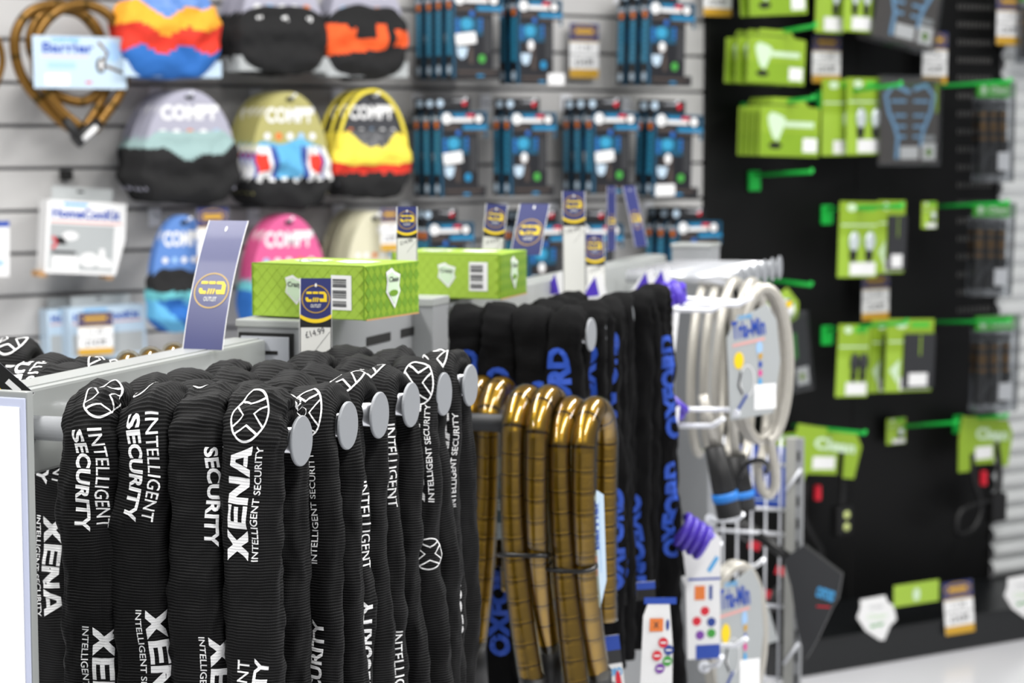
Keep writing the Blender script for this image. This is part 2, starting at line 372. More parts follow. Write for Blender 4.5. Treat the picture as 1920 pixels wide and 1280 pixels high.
def sh_logo(r=0.0175):
    th = 0.085; out = [ring(0, 0, 1, 1, th, 48)]
    for k in range(4):
        a = k * PI / 2 + PI / 2; d = 0.48 if k % 2 == 0 else 0.74; ap = 0.30 if k % 2 == 0 else 0.40; apex = (ap * math.cos(a), ap * math.sin(a))
        p0 = (0.95 * math.cos(a - d), 0.95 * math.sin(a - d)); p1 = (0.95 * math.cos(a + d), 0.95 * math.sin(a + d))
        out.append(stroke([p0, (apex[0], apex[1]), p1], th))
    return xf(join(*out), r, r)
def sh_oxf(L=0.152, h=0.031): return xf(text('OXFORD', 0.06), L, h, 0, -h / 2)
PR = {}
def prn(k):
    if k not in PR:
        PR[k] = subdiv({'X': sh_xena, 'I': sh_is, 'L': sh_logo, 'O': sh_oxf}[k](), 0.0035, 0.003 if k != 'O' else 0.004)
    return PR[k]
class Sleeve:
    def __init__(s, seed, hw=0.0268, ht=0.0130, R=0.0235, near=0.5, far=0.45, tw=0.0, tw2=0.0, lean=0.0, wr=1.0, drift=0.004, spread=0.003, twt=0.0):
        s.__dict__.update(locals()); s.Lb = PI * R / 2; s.o = seed * 17.31
        n = 96; s.q = [0.0]; px, py = s.base(0)
        for i in range(1, n + 1):
            x, y = s.base(PI * i / n); s.q.append(s.q[-1] + math.hypot(x - px, y - py)); px, py = x, y
        s.n = n
    def base(s, ph):
        a, c = math.sin(ph), math.cos(ph)
        return s.hw * math.copysign(abs(a) ** 0.85, a), s.ht * math.copysign(abs(c) ** 0.85, c)
    def phi(s, q):
        sg = 1 if q >= 0 else -1; q = abs(q); lo = 0
        if q >= s.q[-1]: return sg * PI
        for i in range(s.n):
            if s.q[i + 1] >= q: return sg * PI * (i + (q - s.q[i]) / (s.q[i + 1] - s.q[i] + 1e-12)) / s.n
    def ctr(s, l):
        R = s.R; Lb = s.Lb
        if abs(l) <= Lb: a = l / R; y = -R * math.sin(a); z = R * math.cos(a)
        else: y = -R if l > 0 else R; z = -(abs(l) - Lb)
        d = max(0.0, abs(l) - Lb * 0.6); k = min(1.0, d / 0.05); sg = 1 if l > 0 else -1
        x = s.lean * d * 1.0 + k * s.drift * 2.2 * noise.noise((l * 7, s.o, 1.3)) + s.drift * 1.2 * noise.noise((l * 16, s.o, 8.3))
        y -= sg * k * s.spread * min(1, d / 0.25) + k * s.drift * noise.noise((l * 6, s.o, 5.1))
        return Vector((x, y, z))
    def frame(s, l):
        R = s.R; a = max(-PI / 2, min(PI / 2, l / R))
        Nn = Vector((0, -math.sin(a), math.cos(a))); X = Vector((1, 0, 0)); Tn = Vector((0, -math.cos(a), -math.sin(a)))
        c = s.ctr(l); dl = 0.004; T = (s.ctr(l + dl) - s.ctr(l - dl)).normalized()
        X = (X - T * X.dot(T)).normalized(); Nn = X.cross(T)
        if Nn.dot(Vector((0, -math.sin(a), math.cos(a)))) < 0: Nn = -Nn
        k = min(1, abs(l) / 0.08)
        th = (s.tw if l > 0 else s.tw2) * k + s.twt * (1 - k) + 0.25 * s.wr * noise.noise((l * 5, s.o, 9.9))
        return c, X * math.cos(th) + Nn * math.sin(th), Nn * math.cos(th) - X * math.sin(th)
    def S(s, l, ph, off=0.0):
        c, X, N = s.frame(l); ex, ey = s.base(ph)
        lump = math.sin((l + s.o * .01) * 2 * PI / 0.052); w1 = 1 + 0.02 * s.wr * lump + 0.10 * s.wr * noise.noise((l * 14, s.o, 2.2)); h1 = 1 - 0.05 * s.wr * lump + 0.12 * s.wr * noise.noise((l * 12, s.o, 4.4))
        top = math.exp(-(l / 0.05) ** 2); w1 *= 1 - 0.05 * top; h1 *= 1 + 0.05 * top
        ex *= w1; ey *= h1
        nx, ny = ex / s.hw ** 2, ey / s.ht ** 2; k = math.hypot(nx, ny) + 1e-9; nx /= k; ny /= k
        d = s.wr * (0.0014 * noise.noise((l * 60, ph * 1.1, s.o)) + 0.0016 * noise.noise((l * 26, ph * 1.7, s.o + 3)) + 0.0008 * noise.noise((l * 130 + ph * 3, ph * 1.2, s.o + 7)))
        d += s.wr * 0.0034 * (0.35 - abs(noise.noise((l * 17 + ph * 1.4, ph * .9 - l * 8, s.o + 31)))) + 0.0012 * (0.3 - abs(noise.noise((l * 40 - ph * 2.1, ph * 1.3, s.o + 41))))
        d += top * 0.0042 * noise.noise((l * 30 + ph * .6, ph * 1.15, s.o + 57))
        d += s.wr * top * 0.0016 * math.sin(l * 420 + 2.2 * math.sin(ph + s.o)) * (0.5 + 0.5 * math.cos(ph + s.o * 3))
        return c + X * (ex + nx * (d + off)) + N * (ey + ny * (d + off))
    def mesh(s, mat, pmat, prints, dl=0.003, nph=40):
        b = MB(); b.uv = []; n = nph; L0 = -(s.far + s.Lb); L1 = s.near + s.Lb; K = int((L1 - L0) / dl)
        tot = s.q[-1] * 2
        for i in range(K + 1):
            l = L0 + (L1 - L0) * i / K
            for j in range(n):
                ph = 2 * PI * j / n - PI; p = s.S(l, ph); b.v.append(tuple(p)); qq = s.q[min(s.n, int(abs(ph) / PI * s.n))]; b.uv.append((qq if ph > 0 else -qq, l))
        mi = b.mi(mat)
        for i in range(K):
            for j in range(n):
                j2 = (j + 1) % n; b.f.append((i * n + j, (i + 1) * n + j, (i + 1) * n + j2, i * n + j2)); b.m.append(mi); b.sm.append(True)
        for i, rv in ((0, True), (K, False)):
            q = tuple(i * n + j for j in range(n)); b.f.append(q if not rv else tuple(reversed(q))); b.m.append(mi); b.sm.append(False)
        pi = b.mi(pmat)
        for kind, l0, q0, dr in prints:
            sh = prn(kind); k = len(b.v); ok = []
            for p, t in sh[0]:
                l, q = (l0 + p, q0 + t) if dr > 0 else (l0 - p, q0 - t)
                b.v.append(tuple(s.S(l, s.phi(q), 0.0005))); b.uv.append((q, l))
            for f in sh[1]:
                f2 = tuple(a + k for a in f); b.f.append(f2); b.m.append(pi); b.sm.append(True)
        return b
def chain(name, s, a, z, label, cat, group, mat, pmat, prints, dl=0.003, nph=40, rz=0.0, **kw):
    S_ = Sleeve(**kw); b = S_.mesh(mat, pmat, prints, dl, nph)
    o = b.build(name); o.location = G(a, s, z); o.rotation_euler = (0, 0, GA + rz); tag(o, label, cat, group); return o
def auto_prints(rnd, dr, q0, far=True):
    out = []; l = 0.03 + rnd.uniform(0, 0.05); seq = rnd.choice([['I', 'X', 'L'], ['L', 'X', 'I'], ['X', 'L', 'I']])
    ln = {'I': 0.095, 'X': 0.104, 'L': 0.0}; k = 0
    for sgn in (1, -1):
        l = (0.02 + rnd.uniform(0, 0.06)); k = rnd.randrange(3)
        while l < 0.42:
            kd = seq[k % 3]; k += 1; q = q0 if sgn > 0 else -q0 * .5
            if kd == 'L': out.append(('L', sgn * (l + 0.018), q, 1)); l += 0.045 + rnd.uniform(0, .05)
            else:
                L = ln[kd]; out.append((kd, sgn * l if dr * sgn > 0 else sgn * (l + L), q, dr)); l += L + rnd.uniform(0.012, 0.08)
    return out
GX = 'black ribbed chain locks with white lettering'
lbl1 = ['leftmost black ribbed chain lock on the nearest arm, lettering reading down', 'second ribbed chain lock from the left on the nearest arm, two columns of lettering',
        'third ribbed chain lock on the nearest arm, lettering along its right edge', 'ribbed chain lock next to the nearest disc, circle emblem above bold lettering']
# nearest arm : positions a, prints (kind, l0, q0, direction)
P1 = [[('L', 0.018, 0.020, 1), ('I', 0.041, 0.008, 1), ('X', 0.216, 0.006, 1), ('L', 0.36, 0.006, 1)],
      [('L', -0.002, -0.005, 1), ('I', 0.029, 0.004, 1), ('X', 0.197, 0.010, 1), ('L', 0.36, 0.0, 1)],
      [('L', -0.012, -0.01, 1), ('I', 0.049, 0.024, 1), ('X', 0.217, 0.016, 1), ('I', 0.02, -0.05, 1)],
      [('L', 0.031, -0.005, -1), ('X', 0.151, 0.004, -1), ('I', 0.324, 0.006, -1), ('L', -0.02, 0.02, 1)]]
KW1 = [dict(seed=3, tw=-0.05, lean=0.0, twt=0.3), dict(seed=5, tw=0.1, lean=-0.01, twt=0.4), dict(seed=8, tw=-0.2, lean=0.0, twt=0.15), dict(seed=11, tw=0.05, lean=0.0, twt=-0.2, drift=0.002)]
for i, a in enumerate([0.083, 0.1375, 0.1925, 0.246]):
    chain('chain_lock', 0.0, a, 1.233, lbl1[i], 'chain lock', GX, 'ribbed_black', 'ribbed_white', P1[i], dl=0.0025, nph=48, near=0.34, far=0.34, rz=[0.05, 0.12, 0.05, 0.1][i], R=[.029, .0285, .029, .032][i], ht=.0145, hw=.0275, wr=1.35, **KW1[i])
rnd = random.Random(4)
lblb = {}
wh = ['second', 'third', 'fourth', 'fifth', 'sixth']
posn = {4: ['against the rail', 'second from the rail', 'third from the rail', 'next to the disc'], 3: ['against the rail', 'in the middle', 'next to the disc'], 5: ['against the rail', 'second from the rail', 'third from the rail', 'fourth from the rail', 'next to the disc']}
rows = [(0.105, [0.075, 0.131, 0.189, 0.2475]), (0.183, [0.075, 0.131, 0.189, 0.2475]), (0.267, [0.075, 0.131, 0.189, 0.2475]), (0.361, [0.131, 0.189, 0.2475]), (0.443, [0.131, 0.189, 0.2475])]
tipp = {0: [('L', 0.028, 0.004, -1), ('X', 0.16, 0.0, -1), ('I', 0.30, 0.0, -1)], 1: [('I', 0.10, 0.016, 1), ('L', 0.005, 0.01, 1), ('I', 0.30, 0.012, -1), ('X', 0.22, -0.01, 1)],
        2: [('I', 0.052, 0.016, 1), ('L', 0.005, -0.01, 1), ('I', 0.26, 0.012, 1)], 3: [('L', 0.028, 0.008, -1), ('X', 0.145, 0.012, -1), ('L', 0.2, 0.02, 1)], 4: [('L', 0.015, 0.0, 1), ('X', 0.165, 0.018, -1), ('I', 0.30, 0.012, -1)]}
sd = 20
for ri, (s, As) in enumerate(rows):
    for i, a in enumerate(As):
        sd += 1; last = i == len(As) - 1; dr = rnd.choice([1, -1])
        pr = tipp[ri] if last else auto_prints(rnd, dr, rnd.uniform(-0.01, 0.02))
        if last: pr = pr + [('I', -0.03, 0.01, -1)]
        chain('chain_lock', s, a + rnd.uniform(-.003, .003), 1.233, 'black ribbed chain lock hung %s on the %s arm from the front' % (posn[len(As)][i], wh[ri]), 'chain lock', GX,
              'ribbed_black', 'ribbed_white', pr, dl=0.004, nph=32, near=0.36, far=0.34, seed=sd, tw=rnd.uniform(-.25, .25), tw2=rnd.uniform(-.25, .25), lean=rnd.uniform(-.02, .02) + (0.03 if last else 0), twt=rnd.uniform(-.4, .4), rz=rnd.uniform(-.05, .2))
# far side of the gondola
for i, (px, py, lb) in enumerate([(28, 622, 'farthest left ribbed sleeve behind the rail, white circle emblem on its crown'), (62, 664, 'ribbed sleeve lying behind the rail near the sign holder, bold white letters on top'),
                                  (178, 655, 'ribbed sleeve behind the rail nearest the gold locks, white emblem on its right side'), (128, 668, 'ribbed sleeve behind the rail between two others, small white letters on top'),
                                  (92, 652, 'ribbed sleeve behind the rail set back between its neighbours')]):
    p = atZ(px, py, 1.278); d = p - C0; a, s = d.dot(AX), d.dot(GD)
    sd += 1
    chain('chain_lock', s, a, 1.233, lb, 'chain lock', GX, 'ribbed_black', 'ribbed_white', ([('L', 0.005, [0, 0, 0.012][i], 1)] if i in (0, 2) else []) + ([('I', -0.03 if i == 1 else 0.03, 0, 1)] if i != 4 else []) + [('X', 0.15, 0, 1)], dl=0.004, nph=32, near=0.36, far=0.34, seed=sd, rz=rnd.uniform(-.3, .3))
chain('chain_lock', 0.20, -0.043, 1.09, 'dark ribbed chain lock hanging under the rail beside the sign holder', 'chain lock', GX, 'ribbed_black', 'ribbed_white',
      [('X', 0.07, 0.0, 1), ('L', 0.20, 0.004, 1)], dl=0.004, nph=32, near=0.36, far=0.2, seed=71)

# ------------------------------------------------------------------ blue-lettered sleeves (second section)
GO = 'black chain locks with blue lettering'
oc = [(1.05, 0.062, [('O', 0.211, 0, -1)], 'blue-lettered chain lock nearest the grey housing, only a blue curve showing'), (1.05, 0.108, [('O', 0.233, 0, -1), ('O', 0.48, 0, -1)], 'second blue-lettered chain lock from the housing, letter D low above the gold locks'),
      (1.05, 0.155, [('O', 0.25, 0.014, -1), ('O', 0.47, 0.01, -1)], 'third blue-lettered chain lock from the housing, plain black upper stretch'),
      (1.05, 0.204, [('O', 0.205, -0.004, -1), ('O', 0.49, -0.004, -1)], 'blue-lettered chain lock beside its nearest disc, letters reading up to its shoulder'),
      (1.155, 0.205, [('O', 0.055, 0.0, 1), ('O', 0.30, 0.0, 1)], 'chain lock behind the nearest blue-section disc, blue letters reading down'),
      (1.225, 0.208, [('O', 0.195, 0.008, -1), ('O', 0.42, 0.008, -1)], 'chain lock with tall blue letters reading up beside an edge-on disc'),
      (1.30, 0.20, [('O', 0.42, 0, -1)], 'plain black stretch of chain lock on the fourth arm of the blue-lettered section'),
      (1.46, 0.212, [('O', 0.23, 0.026, -1), ('O', 0.42, 0.026, -1)], 'outermost blue-lettered chain lock, letters on its right edge by the wire hooks'),
      (1.155, 0.14, [], 'chain lock top on the second arm of the blue-lettered section, close to the housing'), (1.225, 0.145, [], 'chain lock top on the third arm of the blue-lettered section, close to the housing'),
      (1.30, 0.13, [], 'chain lock top on the fourth arm of the blue-lettered section, close to the housing'), (1.375, 0.212, [('O', 0.3, 0, 1)], 'highest black chain lock top, peaked behind the others of the blue-lettered section')]
for i, (s, a, pr, lb) in enumerate(oc):
    chain('chain_lock', s, a, 1.233 if i != 7 else 1.236, lb, 'chain lock', GO, 'oxf_black', 'oxf_blue', pr, dl=0.005, nph=28, near=0.62 if i == 7 else 0.5, far=0.42, seed=90 + i, hw=0.0262, ht=0.0135, R=0.0235, spread=0.004, wr=1.3,
          tw=rnd.uniform(-.25, .2), twt=rnd.uniform(-.4, .4), rz=rnd.uniform(0, .25), lean=0.055 if i == 7 else rnd.uniform(-.01, .015))
# ------------------------------------------------------------------ cards and price tags
def basis(right, up):
    r = Vector(right).normalized(); u = Vector(up); u = (u - r * u.dot(r)).normalized(); n = r.cross(u)
    return r, u, n
def place(o, base, right, up):
    r, u, n = basis(right, up); m = Matrix((r, -n, u)).transposed().to_4x4(); m.translation = base; o.matrix_world = m; return o
def logo(r):   # navy outlet emblem : ring, dashes, slashes
    rg = ring(0, 0, r, r, r * 0.07, 40)
    k = r
    yel = join(rect(-.66 * k, .36 * k, -.28 * k, .52 * k), rect(-.22 * k, .36 * k, .16 * k, .52 * k), poly([(.22 * k, .36 * k), (.22 * k, .52 * k), (.62 * k, .52 * k), (.78 * k, .3 * k), (.78 * k, -.2 * k), (.3 * k, -.2 * k), (.24 * k, .04 * k), (.56 * k, .04 * k), (.56 * k, .34 * k)]),
               poly([(-.72 * k, .12 * k), (-.56 * k, .12 * k), (-.5 * k, -.02 * k), (-.3 * k, -.02 * k), (-.3 * k, -.2 * k), (-.62 * k, -.2 * k), (-.72 * k, -.06 * k)]),
               *[poly([(-.24 * k + q, -.2 * k), (-.15 * k + q, -.2 * k), (-.1 * k + q, .1 * k), (-.19 * k + q, .1 * k)]) for q in (0, .15 * k, .3 * k)])
    out = xf(text('OUTLET', 0.02), .74 * k, .24 * k, -.37 * k, -.6 * k)
    return rg, yel, out
def card(name, label, base, right, up, w, h, curl, layout, slant=0.0, group=None, txt='\u00a314.99', bendx=0.0):
    b = MB()
    def fn(u, v, off):      # u across, v up; curls away from the viewer towards the top
        t = v / h; y = curl * t * t - off + bendx * (u / w * 2) ** 2; return (u + slant * t, y, v)
    def put(sh, m, off):
        s2 = subdiv(sh, w * 2.1, h / 14); b.flat(s2, fn, m, off, True)
    W = w / 2
    put(rect(-W, 0, W, h), 'tag_navy' if layout == 'tall' else 'tag_navy', 0.0)
    sh = subdiv(rect(-W, 0, W, h), w * 2.1, h / 14); b.flat((sh[0], [tuple(reversed(q)) for q in sh[1]]), fn, 'white', -0.0006, True)
    for x in (-W, W):        # edges
        sh = stroke([(x, 0.0), (x, h)], 0.0009); put(sh, 'white', 0.0002)
    if layout == 'tall':
        rg, ye, ot = logo(w * 0.44); cy = h * 0.44
        for s_, m in ((rg, 'tag_gold'), (ye, 'tag_yellow'), (ot, 'tag_white')): put(xf(s_, 1, 1, 0, cy), m, 0.0004)
        put(xf(ell(0, 0, w * .03, w * .07), 1, 1, w * 0.0, h * 0.93), 'white', 0.0004)
    elif layout == 'hang':
        nv = w * 1.42; cy = h - w * 0.66; rg, ye, ot = logo(w * 0.45)
        bb = h - nv; put(rect(-W, 0, W, bb + w * .08), 'black', 0.0003)
        arc = [(-W + w * i / 12, bb + w * .16 * ((i / 6 - 1) ** 2)) for i in range(13)]
        put(poly([(-W, bb - w * .12)] + [(-W + w * i / 12, bb + w * .22 * ((i / 6 - 1) ** 2) + w * 0.02) for i in range(13)] + [(W, bb - w * .12)]), 'black', 0.0005)
        put(join(*[([arc[i], arc[i + 1], (arc[i + 1][0], arc[i + 1][1] + w * .12), (arc[i][0], arc[i][1] + w * .12)], [(0, 1, 2, 3)]) for i in range(12)]), 'tag_yellow', 0.0007)
        put(rect(-W * .94, 0, W * .94, bb - w * .14), 'tag_white', 0.0007)
        for s_, m in ((rg, 'tag_gold'), (ye, 'tag_yellow'), (ot, 'tag_white')): put(xf(s_, 1, 1, 0, cy), m, 0.0004)
        put(xf(ell(0, 0, w * .035, w * .06), 1, 1, 0, h - w * .22), 'white', 0.0008)
        if txt:
            L = min(w * .8, (bb - w * .2)); put(xf(text(txt, 0.0), L * .9, w * .28, -w * .28, bb - w * .22 - L * .9, 0.0) if False else xf(text(txt, 0.0), w * .62, w * .2, -w * .3, bb - w * .48, 0.25), 'ink', 0.001)
            put(stroke([(0, bb - w * .85), (W * .9, bb - w * .28)], w * .012), 'ink', 0.001)
    elif layout == 'wall':
        put(rect(-W, h * .68, W, h), 'tag_navy', 0.0003)
        put(ring(0, h * .86, w * .46, h * .12, w * .03), 'tag_gold', 0.0006); put(rect(-W * .62, h * .81, W * .62, h * .9), 'tag_gold2', 0.0007)
        put(rect(-W, h * .655, W, h * .685), 'tag_gold', 0.0007); put(rect(-W, 0, W, h * .16), 'tag_gold2', 0.0007)
        put(rect(-W, h * .16, W, h * .66), 'white', 0.0006); put(rect(-W * .95, h * .42, W * .95, h * .435), 'ink', 0.0008)
        if txt: put(xf(text(txt, 0.02), w * .62, h * .14, -w * .31, h * .22), 'ink', 0.0009); put(xf(text('11.99', 0.0), w * .45, h * .1, -w * .22, h * .5), 'ink', 0.0009)
    elif layout == 'dark':
        put(rect(-W, 0, W, h), 'black', 0.0003); put(rect(-W * .2, h * .5, W * .5, h * .75), 'white', 0.0006); put(rect(-W * .5, h * .1, W * .3, h * .2), 'tag_yellow', 0.0006)
    o = b.build(name); place(o, base, right, up); return tag(o, label, 'price tag', group)
UP = Vector((0, 0, 1)); RX = Vector((1, 0, 0))
PT = 'navy and yellow price tags'
card('price_tag', 'tall curved navy price tag leaning on the grey rail, oval gold-ringed emblem low on it', atY(380, 655, 2.30), (1, -0.30, 0), (0.72, .1, 1), 0.047, 0.152, 0.03, 'tall', group=PT)
card('price_tag', 'navy and yellow price tag standing in front of the nearer green box', atY(592, 662, 2.32), (1, 0, 0), (-0.04, 0.08, 1), 0.0345, 0.082, 0.004, 'hang', group=PT)
card('price_tag', 'navy and yellow price tag rising behind the nearer green box beside the cream cap pack', atY(763, 500, 2.62), (1, 0, 0), (0, 0.05, 1), 0.025, 0.074, 0.004, 'hang', group=PT)
card('price_tag', 'slightly tilted navy price tag above the farther green box', atY(922, 480, 3.2), (1, 0, -0.1), (-0.14, 0.05, 1), 0.032, 0.078, 0.004, 'hang', group=PT)
card('price_tag', 'tallest navy price tag on a long white strip behind the blue-lettered chain locks', atY(1077, 548, 3.3), (1, 0.1, 0), (-0.05, 0.05, 1), 0.035, 0.157, 0.004, 'hang', group=PT, txt='19.99')
card('price_tag', 'small navy price tag with white lower half right of the tallest tag', atY(1118, 545, 3.5), (1, 0.4, 0), (-0.08, 0.05, 1), 0.034, 0.094, 0.004, 'hang', group=PT)
card('price_tag', 'dark blue price tag leaning right, seen behind the end of the farther green box', atY(985, 478, 3.15), (1, -0.2, 0), (0.42, 0.1, 1), 0.045, 0.078, 0.01, 'tall', group=PT, slant=0.01)
card('price_tag', 'narrow upright blue price tag seen almost edge-on above the bare arms', atY(1146, 470, 3.9), (0.55, 0.85, 0), (0, 0.0, 1), 0.032, 0.118, 0.0, 'tall', group=PT)
card('price_tag', 'narrow blue price tag leaning left above the bare arms', atY(1202, 462, 3.95), (0.62, 0.8, 0), (-0.28, 0.0, 1), 0.04, 0.115, 0.004, 'tall', group=PT)
card('price_tag', 'black corner of a price tag beside the white sign panel', atY(2, 740, 1.80), (1, 0, -0.9), (0.62, 0, 0.8), 0.04, 0.02, 0.0, 'dark', group=None)

# ------------------------------------------------------------------ sign holder at far left
p = atY(50, 735, 1.75); e = empty('sign_holder', 'large white sign panel in a clear acrylic frame at the left edge', 'sign', (p.x, p.y, 0), (0, 0, math.radians(-24)))
zt = p.z
b = MB(); b.box(-0.26, 0.0, 0.3, 0.0, 0.009, zt, 'rail_grey', 0.0012); b.build('backing_panel', e)
b = MB(); b.box(-0.26, -0.0025, 0.31, -0.0008, 0.0, zt - 0.005, 'acrylic', 0.001); b.build('acrylic_frame', e)
b = MB(); b.box(-0.255, -0.0035, 0.32, -0.0055, -0.0026, zt - 0.0125, 'sheetwhite'); b.build('white_sheet', e)
b = MB(); b.box(-0.2, 0.0, 0.0, -0.17, 0.009, 0.3, 'rail_grey'); b.build('stand', e)
b = MB(); b.box(-0.25, -0.1, 0.0, -0.1, 0.1, 0.004, 'rail_grey', 0.001); b.build('base_plate', e)

# ------------------------------------------------------------------ green boxes
def green_box(label, corner, ang, L, D, Hh, f_emb, bar):
    e = empty('green_box', label, 'box', corner, (0, 0, ang), 'green printed cartons on the gondola')
    b = MB(); b.box(-L, 0, 0, 0, D, Hh, 'lime', 0.0008)
    nx = int(L / 0.0125); fy = front(-0.0002); 
    def dia(fn, x0, x1, m1, m2):
        n = max(1, round((x1 - x0) / 0.0135)); dx = (x1 - x0) / n; nz = 4; dz = Hh / nz
        for i in range(n):
            for j in range(nz + 1):
                for kk in (0, 1):
                    cx = x0 + (i + .5 * (1 + kk)) * dx; cz = (j + .5 * kk) * dz
                    if kk and (i == n - 1 or j == nz): continue
                    pts = [(cx - dx * .48, cz), (cx, cz - dz * .48), (cx + dx * .48, cz), (cx, cz + dz * .48)]
                    pts = [(max(x0, min(x1, x)), max(0.001, min(Hh - 0.001, z))) for x, z in pts]
                    if pts[1][1] < pts[3][1]: b.flat((pts, [(0, 1, 2, 3)]), fn, m1 if kk else m2)
    dia(fy, -L, 0, 'limelight', 'limelight'); dia(sideR(0.0002), 0, D, 'lime2', 'limedark')
    # flap edges, barcode, emblems
    b.flat(rect(-0.0015, 0, 0, Hh), front(-.0006), 'limedark'); b.flat(rect(-L, 0, -L + .0012, Hh), front(-.0006), 'limedark')
    x0, x1 = bar; b.flat(rect(x0, Hh * .18, x1, Hh * .82), front(-.0008), 'white')
    for i in range(13):
        z = Hh * (.24 + .52 * i / 13)
        if i not in (3, 8): b.flat(rect(x0 + .002, z, x1 - .0065, z + Hh * (.022 if i % 3 else .03)), front(-.0013), 'ink')
    em = poly([(-.5, .5), (-.1, .62), (.1, .5), (.5, .4), (.42, .05), (.5, -.1), (.1, -.62), (-.1, -.45), (-.5, -.1), (-.42, .2)])
    b.flat(xf(em, Hh * .42, Hh * .45, f_emb, Hh * .52), front(-.0008), 'white'); b.flat(xf(em, Hh * .36, Hh * .36, f_emb, Hh * .52), front(-.0012), 'emblem')
    b.flat(xf(text('Crazy', .02), Hh * .3, Hh * .12, f_emb - Hh * .15, Hh * .55), front(-.0016), 'ink')
    sm = sideR(.0008); b.flat(xf(em, D * .26, Hh * .62, D * .5, Hh * .54), sm, 'white'); b.flat(xf(em, D * .21, Hh * .5, D * .5, Hh * .54), sideR(.0012), 'emblem')
    b.flat(xf(ell(0, 0, .5, .5), D * .16, Hh * .12, D * .5, Hh * .45), sideR(.0016), 'limedark'); b.flat(xf(text('Clean', .02), D * .17, Hh * .1, D * .42, Hh * .66), sideR(.0016), 'ink')
    top = lambda u, v, off: (u, v, Hh + .0003 + off)
    b.flat(xf(em, L * .35, D * .3, -L * .32, D * .5), top, 'white'); b.flat(xf(em, L * .3, D * .3, -L * .72, D * .5), top, 'white'); b.flat(xf(text('Clean', .02), L * .2, D * .16, -L * .82, D * .42), lambda u, v, off: (u, v, Hh + .0008 + off), 'ink')
    b.build('carton', e)
    b = MB(); b.box(-L + .001, -.0006, Hh, -0.001, 0.0004, Hh + 0.0006, 'lime'); b.box(0.0, 0.002, -0.0006, 0.0012, D - .002, 0.0012, 'cardboard'); b.build('carton_flap', e)
    return e
green_box('nearer lime green carton with diamond pattern, barcode on its long side, on the grey housing', Vector((-0.166, 2.40, 1.2925)), math.radians(-27.2), 0.152, 0.123, 0.0615, -0.093, (-0.044, -0.017))
green_box('farther lime green carton, blurred emblem left of its barcode, behind the nearer one', Vector((-0.0165, 2.95, 1.2745)) , math.radians(-17.5), 0.16, 0.125, 0.0625, -0.078, (-0.045, -0.018))

# ------------------------------------------------------------------ gold cable locks
def ushape(r, top, bot, y0=0.0, n=14, lean=0.0, bow=0.0, st=0.006, kick=0.0):
    pts = []; z = -bot
    k = int((bot - 0) / st)
    for i in range(k):
        t = i / k; pts.append((lean * (1 - t) ** 2 + bow * math.sin(PI * t), -r + kick * (1 - t) ** 3, -bot + bot * t))
    for i in range(n + 1):
        a = PI * i / n; pts.append((0, -r * math.cos(a), r * math.sin(a) * top))
    for i in range(1, k + 1):
        t = i / k; pts.append((bow * math.sin(PI * t), r, -bot * t * .8))
    return pts
def gold_lock(label, px, py, Y, dx2, lean, seed, bottoms):
    p = atY(px, py, Y); a = (p - C0).dot(AX); s = (p - C0).dot(GD) + 0.05
    e = empty('cable_lock', label, 'cable lock', G(a, s, p.z - 0.05 - .0155), (0, 0, GA), 'gold armoured cable locks')
    rr = random.Random(seed)
    for k in range(2):
        b = MB(); path = ushape(0.05, 1.0, bottoms[k], lean=lean[k], bow=rr.uniform(-.004, .004), st=0.0022, n=50, kick=(-0.012, 0.03)[k])
        path = [(x + k * dx2, y + k * .004, z) for x, y, z in path]
        seg = 12; off = rr.randrange(seg)
        def mf(i, off=off): q = (i + off) % seg; return 'seam' if q == 0 else 'gold'
        def rf(i, off=off): q = (i + off) % seg; return 0.0132 if q == 0 else (0.0146 if q in (1, 2, 11) else 0.0142)
        b.tube(path, .012, 'gold', 16, mfn=mf, rfn=rf); c = b.build('gold_segments', e)
        b = MB(); b.tube(path[::3], .0168, 'sheath', 18); b.build('clear_sheath', e)
        x, y, z = path[0]; b = MB(); b.tube([(x, y, z + .012), (x + lean[k] * .05, y, z - .05)], .0175, 'rubber', 18, rfn=lambda i: .0165 if i == 0 else .02); b.build('end_cap', e)
    b = MB(); zt = -0.142; q = []
    for i in range(28):
        t = 2 * PI * i / 28; q.append((dx2 / 2 + (dx2 / 2 + .0175) * math.copysign(abs(math.cos(t)) ** .7, math.cos(t)), -0.05 + 0.0175 * math.copysign(abs(math.sin(t)) ** .7, math.sin(t)), zt + 0.003 * math.cos(t + seed)))
    b.tube(q, .0032, 'tie', 6, closed=True); b.build('cable_tie', e)
    return e
gold_lock('left pair of gold armoured cable lengths, beside the ribbed sleeves', 962, 728, 2.62, 0.029, [0.030, 0.008], 1, [0.305, 0.27])
gold_lock('right pair of gold armoured cable lengths, beside a pale blue card', 1049, 750, 2.62, 0.0295, [0.030, 0.012], 5, [0.315, 0.29])
gold_lock('half hidden gold armoured cable lock behind the last ribbed sleeve', 914, 712, 2.75, -0.03, [-0.015, -0.01], 9, [0.29, 0.25])
arm(0.845, 1.136, 0.24, 'low metal arm hidden inside the gold armoured cable locks', a0=0.05, disc=0.012, tm='darkgrey')
